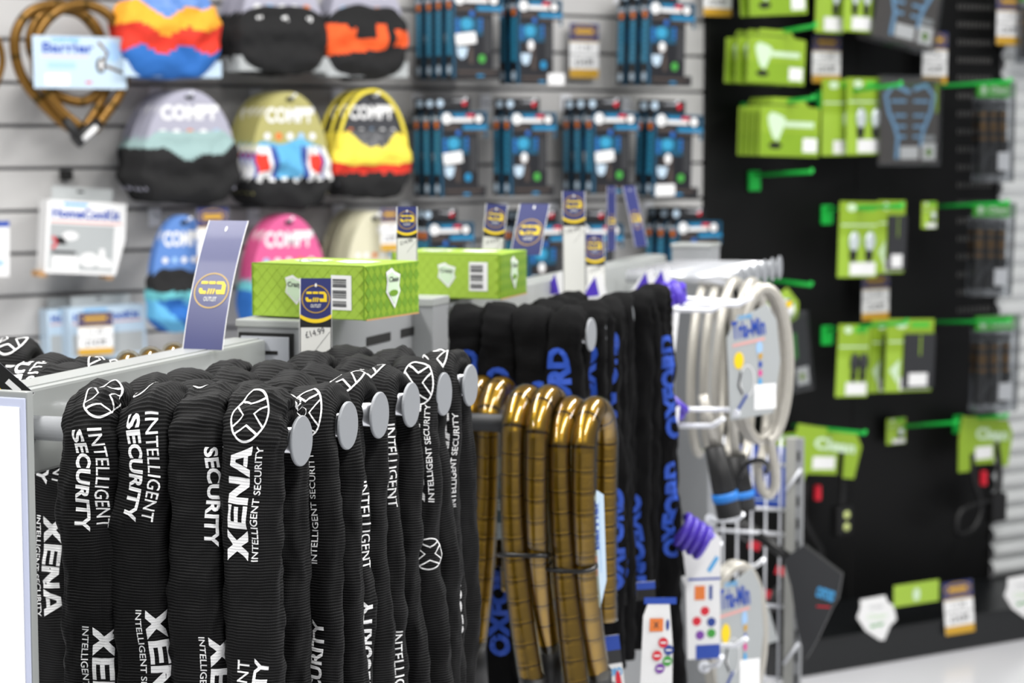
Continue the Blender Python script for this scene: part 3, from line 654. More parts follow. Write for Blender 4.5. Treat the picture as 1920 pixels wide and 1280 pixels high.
# gold coils behind the rail on the far side
for i, (px, py, lb) in enumerate([(240, 655, 'leftmost gold cable crown behind the rail next to a ribbed sleeve'), (282, 648, 'middle gold cable crown behind the rail'), (325, 640, 'right gold cable crown behind the rail at the foot of the tall navy tag')]):
    p = atZ(px, py, 1.262); a = (p - C0).dot(AX); s = (p - C0).dot(GD)
    e = empty('cable_lock', lb, 'cable lock', G(a, s, 1.262 - .0155 - .05), (0, 0, GA + 0.5), 'gold armoured cable locks'); b = MB()
    path = ushape(0.05, 1.0, 0.2, st=0.0025, n=44); b.tube(path, .012, 'gold', 14, mfn=lambda i: 'seam' if i % 10 == 0 else ('golddark' if i % 10 == 1 else 'gold')); b.build('gold_segments', e)
    b = MB(); b.tube(path[::3], .0155, 'sheath', 16); b.build('clear_sheath', e)
# product cards of the gold locks
def flatcard(name, label, cat, base, right, up, w, h, draw, group=None, th=0.0012, m='white', outline=None, bend=0.0):
    b = MB()
    if outline: b.prism([(x * w, z * h) for x, z in outline], 0, th, m)
    else: b.box(-w / 2, 0, 0, w / 2, th, h, m)
    fn = front(0); draw(b, w, h, fn)
    if bend:
        b.v = [(x, y + bend * (z / h - .5) ** 2 * 4 * 1.0, z) for x, y, z in b.v]
    o = b.build(name); place(o, base, right, up); return tag(o, label, cat, group)
def d_barrier(b, w, h, f):
    b.flat(rect(-w / 2, h * .0, w / 2, h), f, 'paleblue', .0003); b.flat(xf(text('Barrier', .03), w * .55, h * .2, -w * .4, h * .68), f, 'textblue', .0006); b.flat(xf(text('OXFORD', .03), w * .3, h * .09, -w * .3, h * .9 - h * .02), f, 'skyblue', .0006)
    b.flat(rect(-w * .42, h * .6, w * .1, h * .62), f, 'pinkline', .0006); b.flat(rect(-w * .38, h * .06, -w * .12, h * .28), f, 'white', .0006); b.flat(rect(-w * .35, h * .38, -w * .05, h * .5), f, 'lightblue', .0006)
    b.flat(ell(w * .36, h * .72, w * .09, h * .2), f, 'lightblue', .0006); b.flat(stroke([(w * .2, h * .9), (w * .3, h * .7), (w * .22, h * .35)], w * .03), f, 'bronze', .0008); b.flat(ell(w * .22, h * .45, w * .05, h * .15), f, 'black', .001); b.flat(ell(w * .225, h * .46, w * .02, h * .1), f, 'white', .0013)
    b.flat(stroke([(w * .26, h * .45), (w * .48, h * .3)], w * .03), f, 'bronze', .0008); b.flat(rect(w * .05, h * .1, w * .12, h * .14), f, 'red', .0008)
def d_barrier_v(b, w, h, f):
    b.flat(xf(text('Barrier', .03), h * .42, w * .32, w * .1, h * .5, PI / 2), f, 'textblue', .0006); b.flat(rect(w * .16, h * .3, w * .2, h * .9), f, 'lightblue', .0006); b.flat(rect(-w * .3, h * .28, -w * .05, h * .45), f, 'pinkline', .0006)
flatcard('lock_card', 'pale blue lock card hanging beside the right gold cables, seen at a slant', 'product card', atY(1124, 1140, 2.62), (0.62, 0.78, 0), (-0.06, 0, 1), 0.034, 0.148, d_barrier_v, m='paleblue', outline=[(-.5, .12), (.05, 0), (.5, .22), (.5, .95), (.1, 1), (-.5, .86)])
def d_side(b, w, h, f): b.flat(rect(-w / 2, h * .8, w / 2, h), f, 'paleblue', .0003); b.flat(rect(-w / 2, h * .2, w / 2, h * .8), f, 'teal', .0003); b.flat(xf(text('OXFORD', .03), w * .8, h * .1, -w * .35, h * .62), f, 'skyblue', .0006); b.flat(xf(text('Barrier', .03), w * .85, h * .2, -w * .4, h * .35), f, 'paleblue', .0006)
flatcard('lock_card', 'dim blue lock card glimpsed between the ribbed sleeves and the gold cables', 'product card', atY(918, 1010, 2.80), (1, -0.1, 0), (0, 0, 1), 0.05, 0.11, d_side, m='paleblue')

# ------------------------------------------------------------------ info cards hanging on the blue-lettered chain locks
def d_info(b, w, h, f):
    b.flat(rect(-w / 2, h * .93, w / 2, h), f, 'textblue', .0003); b.flat(rect(-w * .32, h * .64, w * .1, h * .78), f, 'orange', .0005); b.flat(xf(text('X', .03), w * .16, h * .06, -w * .2, h * .68), f, 'ink', .0008); b.flat(ell(w * .24, h * .71, w * .05, h * .06), f, 'gr_blue', .0005)
    for x, z, m in ((.12, .52, 'red'), (.3, .44, 'gr_blue'), (-.05, .38, 'red'), (.28, .32, 'gr_green'), (.06, .24, 'gr_purple')):
        b.flat(ell(x * w, z * h, w * .15, w * .15), f, m, .0005); b.flat(rect(x * w - w * .09, z * h - w * .025, x * w + w * .09, z * h + w * .025), f, 'white', .0008)
    b.flat(rect(-w / 2, 0, w / 2, h * .06), f, 'textblue', .0003)
flatcard('lock_card', 'tall white lock card with orange square and coloured dots hanging on a blue-lettered chain', 'product card', atY(1232, 1295, 2.78), (1, 0.25, -0.05), (-0.10, 0, 1), 0.045, 0.125, d_info, outline=[(-.5, .0), (.5, .0), (.42, .5), (.28, .97), (.1, 1), (-.35, .96), (-.52, .8)], bend=.004, group='white lock cards with coloured dots')
def d_info2(b, w, h, f):
    b.flat(rect(-w / 2, h * .8, w / 2, h), f, 'textblue', .0004); b.flat(rect(-w / 2, h * .62, w / 2, h * .8), f, 'darkgrey', .0004)
    b.flat(xf(text('OXFORD', .04), w * .95, h * .11, -w * .58 + w * .1, h * .45), f, 'skyblue', .0006); b.flat(xf(text('CHAIN', .03), w * .72, h * .16, -w * .45, h * .22), f, 'ink', .0006); b.flat(ell(w * .3, h * .35, w * .1, h * .17), f, 'red', .0009)
flatcard('lock_card', 'white lock card with blue top and red lock picture at the bottom edge', 'product card', atY(1150, 1330, 2.72), (1, 0.1, 0.12), (-0.03, 0, 1), 0.037, 0.098, d_info2)
def d_blueblk(b, w, h, f): b.flat(rect(-w / 2, h * .6, w / 2, h), f, 'textblue', .0004); b.flat(rect(-w / 2, 0, w / 2, h * .6), f, 'black', .0004)
flatcard('lock_card', 'small blue and black card top above the tall dotted lock card', 'product card', atY(1212, 1125, 2.9), (1, 0.1, 0.05), (0, 0, 1), 0.026, 0.026, d_blueblk)

# ------------------------------------------------------------------ wire hooks, silver cables, end rack
def hook(label, pts, r=0.0042, m='wire', group='white wire hooks on the gondola end'):
    e = empty('wire_hook', label, 'hook', pts[0], (0, 0, 0), group); b = MB(); p0 = Vector(pts[0])
    b.tube([Vector(p) - p0 for p in pts], r, m, 10); b.build('prong', e)
    b = MB(); d = (Vector(pts[1]) - p0).normalized(); b.tube([(0, 0, 0), tuple(d * .004)], r * 2.4, m, 12); b.build('mount', e); return e
def hk(label, x0, y0, x1, y1, Y, up=0.012, r=0.0042):
    p0, p1 = atY(x0, y0, Y), atY(x1, y1, Y - 0.06); d = (p1 - p0); tip = p1 + d.normalized() * .022 + Vector((0, 0, up)); hook(label, [p0, p0.lerp(p1, .5), p1, tip], r)
hk('upper rear white wire hook above the silver cable coils', 1235, 556, 1372, 566, 3.6, .002)
hk('upper middle white wire hook in front of the silver cable coils', 1230, 571, 1385, 571, 3.4)
hk('upper lower white wire hook with turned-up end in front of the silver cables', 1228, 580, 1335, 582, 3.35)
hk('lower white wire hook across the silver cables with turned-up end', 1240, 767, 1375, 768, 3.5)
hk('second lower white wire hook under it, shorter with turned-up end', 1240, 798, 1335, 798, 3.42)
hk('wire hook below the black cable ends, tip turned up', 1330, 974, 1378, 976, 3.6, .012)
hk('wire hook beside the purple coil card, tip turned up', 1300, 1040, 1338, 1030, 3.45, .008)
hk('wire hook passing above the lower silver coil', 1370, 1070, 1418, 1060, 3.7, .008)
hk('wire hook crossing the lower cable card', 1310, 1210, 1380, 1210, 3.4, .012)
hk('lowest wire hook in front of the lower cable card', 1320, 1250, 1345, 1246, 3.35, .012)
# flat-fronted hook carrying the big clear pack
p = [atY(1378, 775, 3.4), atY(1470, 733, 3.75)]
e = empty('wire_hook', 'flat white hook bar running under the big silver cable card', 'hook', p[0], (0, 0, 0), 'white wire hooks on the gondola end')
b = MB(); b.tube([(0, 0, 0), p[1] - p[0], p[1] - p[0] + Vector((0.002, .01, .02))], 0.0068, 'wire', 12); b.build('prong', e)
def coil(label, px, py, Y, rx, rz, ang, turns=2, r=0.0085, n=56, sp=0.018, tilt=0.0, tail=None):
    e = empty('silver_cable', label, 'cable lock', atY(px, py, Y), (0, tilt, ang), 'silver braided cable locks'); b = MB(); pts = []
    for i in range(n * turns + 1):
        t = 2 * PI * i / n - PI / 2; pts.append((rx * math.cos(t), -sp * turns / 2 + sp * i / n, rz * math.sin(t) + (0.0)))
    b.tube(pts, r, 'silver', 12); b.build('cable', e)
    if tail:
        for (x0, y0), (x1, y1) in tail:
            pass
    return e
cy = 690
coil('left silver cable coil on the white hooks, two bright strands', 1338, cy, 3.80, 0.085, 0.155, math.radians(70), 2, sp=.024)
coil('middle silver cable coil on the white hooks, just left of the big cable card', 1392, cy + 8, 3.68, 0.085, 0.158, math.radians(68), 2, sp=.03)
coil('front silver cable coil wrapped round the big cable card', 1428, cy - 8, 3.55, 0.045, 0.128, math.radians(25), 2, sp=.02)
def lead(label, px0, py0, px1, py1, Y, band):
    p0, p1 = atY(px0, py0, Y), atY(px1, py1, Y); d = p1 - p0
    e = empty('cable_end', label, 'cable lock', p0, (0, 0, 0), 'silver cable ends'); b = MB(); b.tube([(0, 0, 0), d * .45], .0085, 'silver', 12); b.build('cable', e)
    b = MB(); b.tube([d * .42, d * .7, d], .019, 'rubber', 16, rfn=lambda i: [.0165, .019, .021][i]); c = b.build('black_ferrule', e)
    if band: b = MB(); b.tube([d * .80, d * .87], .0222, 'bluerub', 16); b.build('blue_band', e)
lead('black cable end with blue band, left of the pair below the silver coils', 1318, 740, 1368, 968, 3.5, True)
lead('black cable end with blue band, right of the pair below the silver coils', 1370, 780, 1395, 955, 3.62, True)
pts = [atY(1420, 860, 3.7), atY(1423, 900, 3.7), atY(1432, 922, 3.7), atY(1445, 926, 3.7), atY(1453, 905, 3.7), atY(1450, 860, 3.7), atY(1440, 800, 3.7)]
def spline(P, n=6):
    out = []; P = [Vector(p) for p in P]
    for i in range(len(P) - 1):
        p0, p1, p2, p3 = P[max(0, i - 1)], P[i], P[i + 1], P[min(len(P) - 1, i + 2)]
        for k in range(n):
            t = k / n; out.append(.5 * ((2 * p1) + (p2 - p0) * t + (2 * p0 - 5 * p1 + 4 * p2 - p3) * t * t + (3 * p1 - p0 - 3 * p2 + p3) * t ** 3))
    return out + [P[-1]]
b = MB(); b.tube(spline(pts), .0085, 'silver', 12); tag(b.build('silver_cable'), 'small silver cable loop hanging in front of the dark blue pack', 'cable lock')
b = MB(); b.tube(spline([atY(1385, 895, 3.6), atY(1400, 870, 3.6), atY(1425, 862, 3.58), atY(1440, 874, 3.6), atY(1436, 885, 3.62)]), .0045, 'tie', 8); tag(b.build('black_strap'), 'thin black strap curling beside the black cable ends', 'strap')
OUTC = [(-.42, 0), (.38, .04), (.5, .5), (.42, .86), (.24, 1.0), (-.36, .86), (-.5, .72)]
def d_cable(b, w, h, f):
    b.flat(xf(text('Tria-Min', .03), w * .62, h * .16, -w * .40, h * .7, 0.10), f, 'textblue', .0006); b.flat(xf(text('OXFORD', .03), w * .28, h * .04, -w * .32, h * .87, .1), f, 'skyblue', .0008)
    b.flat(stroke([(-w * .4, h * .65), (w * .2, h * .70)], h * .022), f, 'pinkline', .0006); b.flat(ell(-w * .28, h * .52, w * .09, h * .075), f, 'yellow', .0007); b.flat(rect(w * .02, h * .08, w * .42, h * .3), f, 'sheetwhite', .0007)
    for i, m in enumerate(('tag_gold2', 'textblue', 'magenta', 'skyblue')): b.flat(ell(w * .12, h * (.55 - .075 * i), w * .035, h * .03), f, m, .0009)
    b.flat(ell(w * .10, h * .62, w * .06, h * .06), f, 'lightblue', .0007); b.flat(ring(-w * .12, h * .34, w * .14, h * .14, w * .02), f, 'white', .0007); b.flat(stroke([(-w * .24, h * .42), (-w * .28, h * .3), (-w * .2, h * .22)], w * .035), f, 'black', .0009); b.flat(stroke([(-w * .12, h * .22), (-w * .3, h * .08)], w * .05), f, 'gr_blue', .0009)
flatcard('cable_card', 'big grey cable card with blue lettering and a yellow dot inside the front silver coil', 'product card', atY(1412, 785, 3.42), (1, 0.55, 0), (0, 0, 1), 0.105, 0.185, d_cable, m='palegrey', outline=OUTC)
flatcard('cable_card', 'lower grey cable card with blue lettering in front of the lower silver coil', 'product card', atY(1385, 1310, 3.42), (1, 0.45, 0), (0.0, 0, 1), 0.092, 0.215, d_cable, m='palegrey', outline=OUTC)
coil('lower silver cable coil behind the lower cable card', 1378, 1190, 3.6, 0.055, 0.122, math.radians(35), 2, sp=.016)
def d_bl(b, w, h, f): b.flat(xf(poly([(0, 0), (1, 0), (1, .2), (.5, .3), (0, .2)]), w, h, -w / 2, h * .72), f, 'yellow', .0005)
flatcard('blue_tag', 'blue and yellow card corner on top of the front silver coil', 'product card', atY(1448, 598, 3.6), (1, 0.5, -1.1), (0.9, 0, 1), 0.012, 0.045, d_bl, m='textblue')
# purple coils
def helix(label, p0, p1, R, turns, r, card=None):
    e = empty('purple_coil', label, 'coil cable', p0, (0, 0, 0), 'purple coiled cables'); b = MB(); d = (p1 - p0); t = d.normalized(); a = t.orthogonal().normalized(); c = t.cross(a); pts = []
    n = int(turns * 18)
    for i in range(n + 1):
        q = 2 * PI * i / 18; pts.append(d * (i / n) + a * (R * math.cos(q)) + c * (R * math.sin(q)))
    b.tube(pts, r, 'purple', 10); b.build('coil', e); return e
helix('upper purple coil hanging from the upper wire hooks', atY(1250, 560, 3.4), atY(1282, 552, 3.4), 0.02, 2, .008)
helix('middle purple coil at the lower wire hooks', atY(1255, 770, 3.4), atY(1272, 755, 3.4), 0.018, 1.5, .008)
helix('lower purple coil set into a white card near the rack', atY(1276, 990, 3.22), atY(1325, 1022, 3.22), 0.022, 4, .0062)
def d_pc(b, w, h, f):
    b.flat(rect(-w * .3, h * .56, w * .5, h * .575), f, 'textblue', .0005); b.flat(rect(-w * .14, h * .42, w * .12, h * .52), f, 'orange', .0006); b.flat(rect(w * .22, h * .42, w * .3, h * .52), f, 'gr_blue', .0006)
    for x, z, m in ((.12, .34, 'red'), (-.08, .27, 'red'), (.28, .26, 'gr_blue'), (.0, .17, 'gr_purple'), (.28, .18, 'gr_green')): b.flat(ell(x * w, z * h, w * .11, w * .11), f, m, .0006)
    b.flat(rect(-w * .1, 0, w * .5, h * .1), f, 'textblue', .0006); b.flat(xf(poly([(0, 0), (1, .2), (.3, .5), (0, .3)]), w * .45, h * .2, -w * .5, h * .82), f, 'purple', .0005); b.flat(stroke([(w * .2, h * .62), (w * .42, h * .72)], w * .1), f, 'skyblue', .0006)
flatcard('coil_card', 'white card with a purple coil, blue foot and coloured dots near the wire rack', 'product card', atY(1312, 1235, 3.3), (1, 0.2, 0), (-0.03, 0, 1), 0.066, 0.225, d_pc, outline=[(-.3, 0), (.5, 0), (.5, .62), (.5, .86), (-.1, 1), (-.5, .92), (-.5, .6), (-.36, .52)], group='white lock cards with coloured dots')
def d_pt(b, w, h, f): b.flat(xf(poly([(0, 0), (1, 0), (.85, 1)]), w * .55, h * .8, -w * .3, h * .1), f, 'purple', .0005)
for px, py, lb in ((1035, 556, 'low white and purple card tip left of the tallest price tag'), (1110, 560, 'white and purple card tip right of the tallest price tag'), (1205, 552, 'white and purple card tip beside the bare arms'), (1235, 548, 'white and purple card tip right next to the purple coil')):
    flatcard('coil_card', lb, 'product card', atY(px, py, 3.45), (1, 0.1, 0.1), (-0.05, 0, 1), 0.05, 0.04, d_pt, outline=[(-.5, 0), (.5, 0), (.4, 1), (-.1, .6)])
for py, lb in ((690, 'thin white paper strip hanging under the upper purple coil'), (880, 'thin white paper strip hanging under the middle purple coil')):
    flatcard('paper_strip', lb, 'paper', atY(1262, py, 3.35), (0.4, 0.9, 0), (0.06, 0, 1), 0.03, 0.1, lambda b, w, h, f: None, outline=[(-.2, 0), (.1, 0), (.5, 1), (-.4, 1)])
# end rack : post, grid
e = empty('wire_rack', 'grey slotted post with a white wire grid at the gondola end', 'rack', atY(1494, 640, 4.2) * 1.0, (0, 0, GA)); e.location.z = 0
px = 0.0
b = MB(); b.box(-0.016, -0.02, 0, 0.004, 0.014, 0.905, 'post', 0.001); b.build('post', e)
b = MB(); b.box(0.004, -0.019, 0, 0.018, 0.0, 0.905, 'housing_grey', 0.001); zz = 0.05
while zz < 0.88: b.box(0.0075, -0.0198, zz, 0.0125, -0.019, zz + .02, 'slot_black'); zz += .045
b.build('slotted_face', e)
for py in (865, 948, 993, 1127, 1262):
    z = atY(1400, py, 4.25).z; b = MB(); b.tube([(-0.25, -0.003, z), (-0.016, -0.003, z)], .0036, 'wire', 8); b.build('cross_wire', e)
for i in range(8):
    x = -0.03 - i * 0.029; b = MB(); b.tube([(x, 0.003, 0.1), (x, 0.003, 0.9)], .0023, 'wire', 8); b.build('upright_wire', e)
for zz in (0.80, 0.45):
    b = MB(); b.tube([(-0.014, -0.024, zz), (0.016, -0.026, zz + .045)], .003, 'wire', 8); b.build('brace_wire', e)
flatcard('blue_pack', 'dark blue pack seen through the wire grid behind the silver loop', 'product pack', atY(1425, 948, 4.4), (1, -0.3, 0), (0, 0, 1), 0.10, 0.125, lambda b, w, h, f: b.flat(rect(-w * .4, h * .1, w * .4, h * .12), f, 'paleblue', .0005), m='textblue', th=.01)
def blob(name, label, cat, c, r, m, rot=(0, 0, 0)):
    b = MB(); b.ellipsoid((0, 0, 0), r, m); o = b.build(name); o.location = c; o.rotation_euler = rot; return tag(o, label, cat)
# black pouch
e = empty('fabric_pouch', 'black fabric pouch with blue lettering hanging slanted off the rack post', 'pouch', atY(1528, 1230, 4.05), (0, 0, GA)); b = MB()
pc = [atY(*q, 4.05) - atY(1528, 1230, 4.05) for q in ((1470, 1050), (1508, 1022), (1580, 1072), (1572, 1120), (1560, 1140), (1535, 1195), (1512, 1236), (1497, 1180), (1485, 1100))]
b.prism([(q.x, q.z) for q in reversed(pc)], -0.012, 0.012, 'darkgrey', 'black'); b.v = [(x, y, z) for x, y, z in b.v]
b.flat(xf(text('OXFORD', .05), 0.036, 0.022, 0.001, 0.12, -.25), front(-0.0125), 'skyblue'); b.flat(rect(.004, .1, .03, .103), front(-0.0125), 'red'); b.build('body', e)
b = MB(); b.tube([pc[0] + Vector((0.01, 0, 0)), atY(1420, 1010, 4.05) - Vector(e.location)], .010, 'black', 8); b.build('strap', e)
for px, py, lb in ((1412, 1020, 'upper red tag among the black straps behind the grid'), (1462, 1068, 'red tag at the pouch strap beside the post'), (1432, 1110, 'small red tag lower behind the grid')):
    flatcard('red_tag', lb, 'tag', atY(px, py + 10, 4.35), (1, -0.2, -.3), (0, 0, 1), 0.024, 0.018, lambda b, w, h, f: None, m='red')
b = MB(); b.tube(spline([(0, 0, 0), (.05, 0, -.03), (.1, .01, -.04), (.12, .01, -.12), (.04, .01, -.2), (0, 0, -.32), (.06, 0, -.42)]), .02, 'black', 10); o = b.build('black_strap'); o.location = atY(1385, 985, 4.5); tag(o, 'thick black strap bunched behind the wire grid', 'strap')
flatcard('clear_pack', 'small grey plastic pack tip right of the lower cable card', 'product pack', atY(1445, 1205, 4.0), (1, 0, 0.3), (-.25, 0, 1), 0.03, 0.07, lambda b, w, h, f: None, m='palegrey', th=.006)
# ------------------------------------------------------------------ products on the slatted wall and the black bay
def wmeas(x0, y0, x1, y1, off):
    xm, ym = (x0 + x1) / 2, (y0 + y1) / 2
    w_ = abs(wt(wpt(x1, ym, off)) - wt(wpt(x0, ym, off))); b_ = wpt(xm, y1, off); t_ = wpt(xm, y0, off); return b_, w_, t_.z - b_.z
def wemp(name, label, cat, loc, roll=0.0, group=None, yaw=0.0): return empty(name, label, cat, loc, (0, roll, WA + yaw), group)
def stack(root, n, step, labels, sx=0.0, jit=0.0, seed=0):
    r_ = random.Random(seed); out = []
    for k in range(1, n + 1):
        out.append(dup(root, labels(k), Vector(root.location) - WN * step * k + WD * (sx * k + r_.uniform(-jit, jit)) + UP * r_.uniform(-jit, jit) * .5))
    return out
def wall_hook(label, loc, length, z, m='wire', r=0.003):
    e = empty('wall_hook', label, 'hook', Vector((loc[0], loc[1], z)) + WN * 0.015, (0, 0, WA), 'hooks on the shop wall'); b = MB()
    b.tube([(0, length, 0), (0, 0, 0), (0, -0.012, 0.006)], r, m, 8); b.build('prong', e)
    b = MB(); b.box(-0.016, length - .004, -0.022, 0.016, length, 0.022, m, .001); b.build('back_plate', e); return e

# --- round-topped tube scarves in card holders
def comfy(label, box, off, cardm, cloth, title='COMFY', ring_=None, band=0.5, tm='white', group='tube scarves on hanging cards', name='scarf_pack', seed=0, sag=0.0, titlez=.72, bottomcard=None):
    base, w, h = wmeas(*box, off); e = wemp(name, label, 'scarf pack', base, 0, group); rr = random.Random(seed)
    W = w * .47; pts = [(-W, 0.08 * h)]
    for i in range(21): a = PI - PI * i / 20; pts.append((W * math.cos(a) * (1 - .10 * math.sin(a)), h * .42 + h * .58 * math.sin(a) ** .95))
    pts.append((W, 0.08 * h)); b = MB(); b.prism(pts, 0.0, 0.002, cardm); f = front(0)
    if title: b.flat(xf(text(title, .04), w * .6, h * .14, -w * .3, h * titlez), f, tm, .0005)
    for i in range(5): b.flat(ell(-w * .28 + w * .14 * i, h * (titlez - .12), w * .042, w * .042), f, ['white', 'orange', 'white', 'lightblue', 'white'][(i + seed) % 5], .0006)
    b.flat(ell(0, h * .93, w * .05, h * .022), f, 'slot_black', .0006); b.flat(rect(w * .05, h * .8, w * .3, h * .86), f, tm, .0004)
    b.build('hang_card', e)
    if ring_:
        b = MB(); b.tube([(x * .98, -0.004, z) for x, z in pts[1:-1]], 0.005, ring_, 8); b.build('card_rim', e)
    # cloth roll
    b = MB(); nu, nv = 110, 64; D = 0.024; vs = []; Z1 = h * band; cm = []
    for i in range(nu + 1):
        u = -1 + 2 * i / nu; k = max(0.02, (1 - abs(u) ** 5)) ** .5
        for j in range(nv):
            q = 2 * PI * j / nv; z = Z1 * .5 - Z1 * .5 * k * math.cos(q) - h * .05 * (1 - u * u) * (math.cos(q) > 0) * math.cos(q) + .012 * noise.noise((u * 2.2, q, seed + 4))
            fold = 0.30 * math.sin(z / Z1 * 13 + 4 * noise.noise((u * 1.6, seed, 0))) + .35 * noise.noise((u * 2.5, z * 34, seed)) + .12 * noise.noise((u * 9, z * 60, seed)); y = -D * k * math.sin(q) * (1 + fold) + (0.0 if math.sin(q) > 0 else 0)
            if math.sin(q) < 0: y = min(y * .25, .006)
            vs.append((u * w * .52 * (1 + .09 * noise.noise((z * 30, seed, 1))), y, z))
    kk = len(b.v); b.v += vs
    for i in range(nu):
        for j in range(nv):
            j2 = (j + 1) % nv; u = -1 + 2 * (i + .5) / nu; z = sum(vs[a][2] for a in (i * nv + j, i * nv + j2)) / 2 / Z1
            b.f.append((i * nv + j, i * nv + j2, (i + 1) * nv + j2, (i + 1) * nv + j)); b.m.append(b.mi(cloth(u, z))); b.sm.append(True)
    for i, rv in ((0, 1), (nu, 0)):
        q = tuple(i * nv + j for j in range(nv)); b.f.append(tuple(reversed(q)) if rv else q); b.m.append(0); b.sm.append(False)
    b.build('folded_scarf', e)
    if bottomcard:
        b = MB(); b.box(-w * .5, -.004, -h * .03, w * .52, .002, h * .12, bottomcard); b.build('card_foot', e)
    return e
M('seagrey', '8fa9a8', 0.85); M('fabblack', '141415', 0.9, nscale=60, namp=.3); M('fabyellow', 'ecd94a', 0.8); M('fabred', 'd5301c', 0.8); M('faborange', 'ef5a1e', 0.8); M('fabblue', '1f62ae', 0.8); M('fabsky', '59a5cf', 0.8); M('fabamber', 'f0a529', 0.8)
M('cardlilac', 'a6a5b4', 0.4); M('cardolive', 'aca669', 0.4); M('cardpink', 'd65c90', 0.4); M('cardcream', 'd0ccb2', 0.4); M('cardblue', '5c85c6', 0.4); M('cardnight', '3a3b40', 0.4); M('fabteal', '63b5bd', 0.8); M('fabcream', 'e8e6d8', 0.8)
def c_grey(u, z): return 'seagrey' if z > .70 - .10 * math.cos(u * 3) + .05 * math.sin(u * 9) else 'fabblack'
def c_brit(u, z):
    if z < .42: return 'fabblack' if (z < .36 or math.sin(u * 22) < 0) else 'white'
    if z > .93: return 'fabsky'
    a = abs(u + .1); return 'fabred' if (.5 < a < .78 and .5 < z < .8) else ('gr_blue' if .28 < a < .42 or .78 < a < .84 else ('white' if a > .42 else 'fabsky'))
def c_yel(u, z): return 'fabblack' if z < .32 else ('fabred' if z < .44 + .06 * u * u else ('fabyellow' if z < .98 - .42 * math.exp(-(u * 2.1) ** 4) * .6 else 'cardnight'))
def c_multi(u, z): s_ = .05 * math.sin(u * 7); return 'fabblue' if z < .30 + s_ else ('fabred' if z < .5 + .12 * (abs(u)) + s_ else ('fabamber' if z < .72 + .22 * abs(u) + s_ else 'cardblue'))
def c_blk(u, z): return 'white' if (abs(z - .8) < .03 and .05 < abs(math.sin(u * 6)) < .3) else 'fabblack'
def c_bred(u, z): return ('faborange' if abs(u + .1) > .25 or z < .52 else 'fabblack') if .34 + .08 * u < z < .68 + .04 * math.sin(u * 6) and not (.4 < u < .58) else 'fabblack'
def c_blue(u, z): return 'fabblack' if z > .62 else ('fabteal' if z > .48 else ('fabblue' if math.sin(u * 5 + z * 9) > -.2 else 'fabsky'))
def c_pink(u, z): return 'fabteal' if z > .7 else ('fabblue' if u < .4 or z > .4 else 'cardpink')
def c_cream(u, z): return 'fabcream' if z > .5 else 'gr_blue'
def beh(txt): return lambda k: '%s, %s behind the front one' % (txt, ['', 'first', 'second', 'third', 'fourth', 'fifth', 'sixth'][k])
fr = 0.20
r = comfy('orange, red and blue banded scarf pack at the top, right of the coiled cable lock', (232, -70, 412, 138), fr, 'cardblue', c_multi, bottomcard='paleblue', seed=1, band=.72, title=None); stack(r, 2, .035, beh('orange, red and blue scarf pack'), seed=1)
r = comfy('black scarf pack with small white marks in the top row', (448, -60, 612, 128), fr, 'cardlilac', c_blk, bottomcard='palegrey', seed=2, band=.62); stack(r, 4, .034, beh('black scarf pack of the top row'), jit=.003, seed=2)
r = comfy('black scarf pack with red and orange flames in the top row', (612, -60, 762, 138), fr, 'cardlilac', c_bred, bottomcard='palegrey', seed=3, band=.64); stack(r, 2, .03, beh('black and red flame scarf pack'), jit=.003, seed=3)
r = comfy('grey-green and black scarf pack below the orange, red and blue one', (268, 168, 448, 372), fr, 'cardlilac', c_grey, seed=4, band=.62); stack(r, 5, .03, beh('grey-green and black scarf pack'), jit=.003, seed=4)
r = comfy('scarf pack with blue, white and red roundels on an olive card', (470, 172, 620, 380), fr, 'cardolive', c_brit, seed=5, band=.55); stack(r, 4, .034, beh('roundel scarf pack on olive card'), jit=.003, seed=5)
r = comfy('yellow, red and black scarf pack with a yellow rim', (628, 170, 768, 362), fr, 'cardnight', c_yel, seed=6, band=.62, ring_='fabyellow'); stack(r, 2, .05, beh('yellow-rimmed scarf pack'), jit=.002, seed=6)
r = comfy('blue scarf pack with a light blue and black cloth above the tall navy tag', (284, 403, 410, 612), fr, 'cardblue', c_blue, seed=7, band=.52); stack(r, 1, .03, beh('blue scarf pack'), seed=7)
r = comfy('pink scarf pack above the nearer green box', (468, 402, 618, 620), fr, 'cardpink', c_pink, seed=8, band=.5); stack(r, 2, .03, beh('pink scarf pack'), jit=.003, seed=8)
r = comfy('cream scarf pack behind the navy tag above the nearer green box', (648, 396, 758, 600), fr, 'cardcream', c_cream, seed=9, band=.4, title=None); stack(r, 5, .03, beh('cream scarf pack'), jit=.003, seed=9)
for (px, py, n) in ((322, -60, 'the orange, red and blue scarf packs'), (530, -52, 'the black scarf packs'), (690, -50, 'the flame scarf packs'), (352, 178, 'the grey-green scarf packs'), (545, 182, 'the roundel scarf packs'), (700, 180, 'the yellow-rimmed scarf packs'), (350, 412, 'the blue scarf packs'), (540, 412, 'the pink scarf packs'), (702, 404, 'the cream scarf packs')):
    p = wpt(px, py, fr); wall_hook('chrome wall hook holding ' + n, p, fr + .012, p.z)

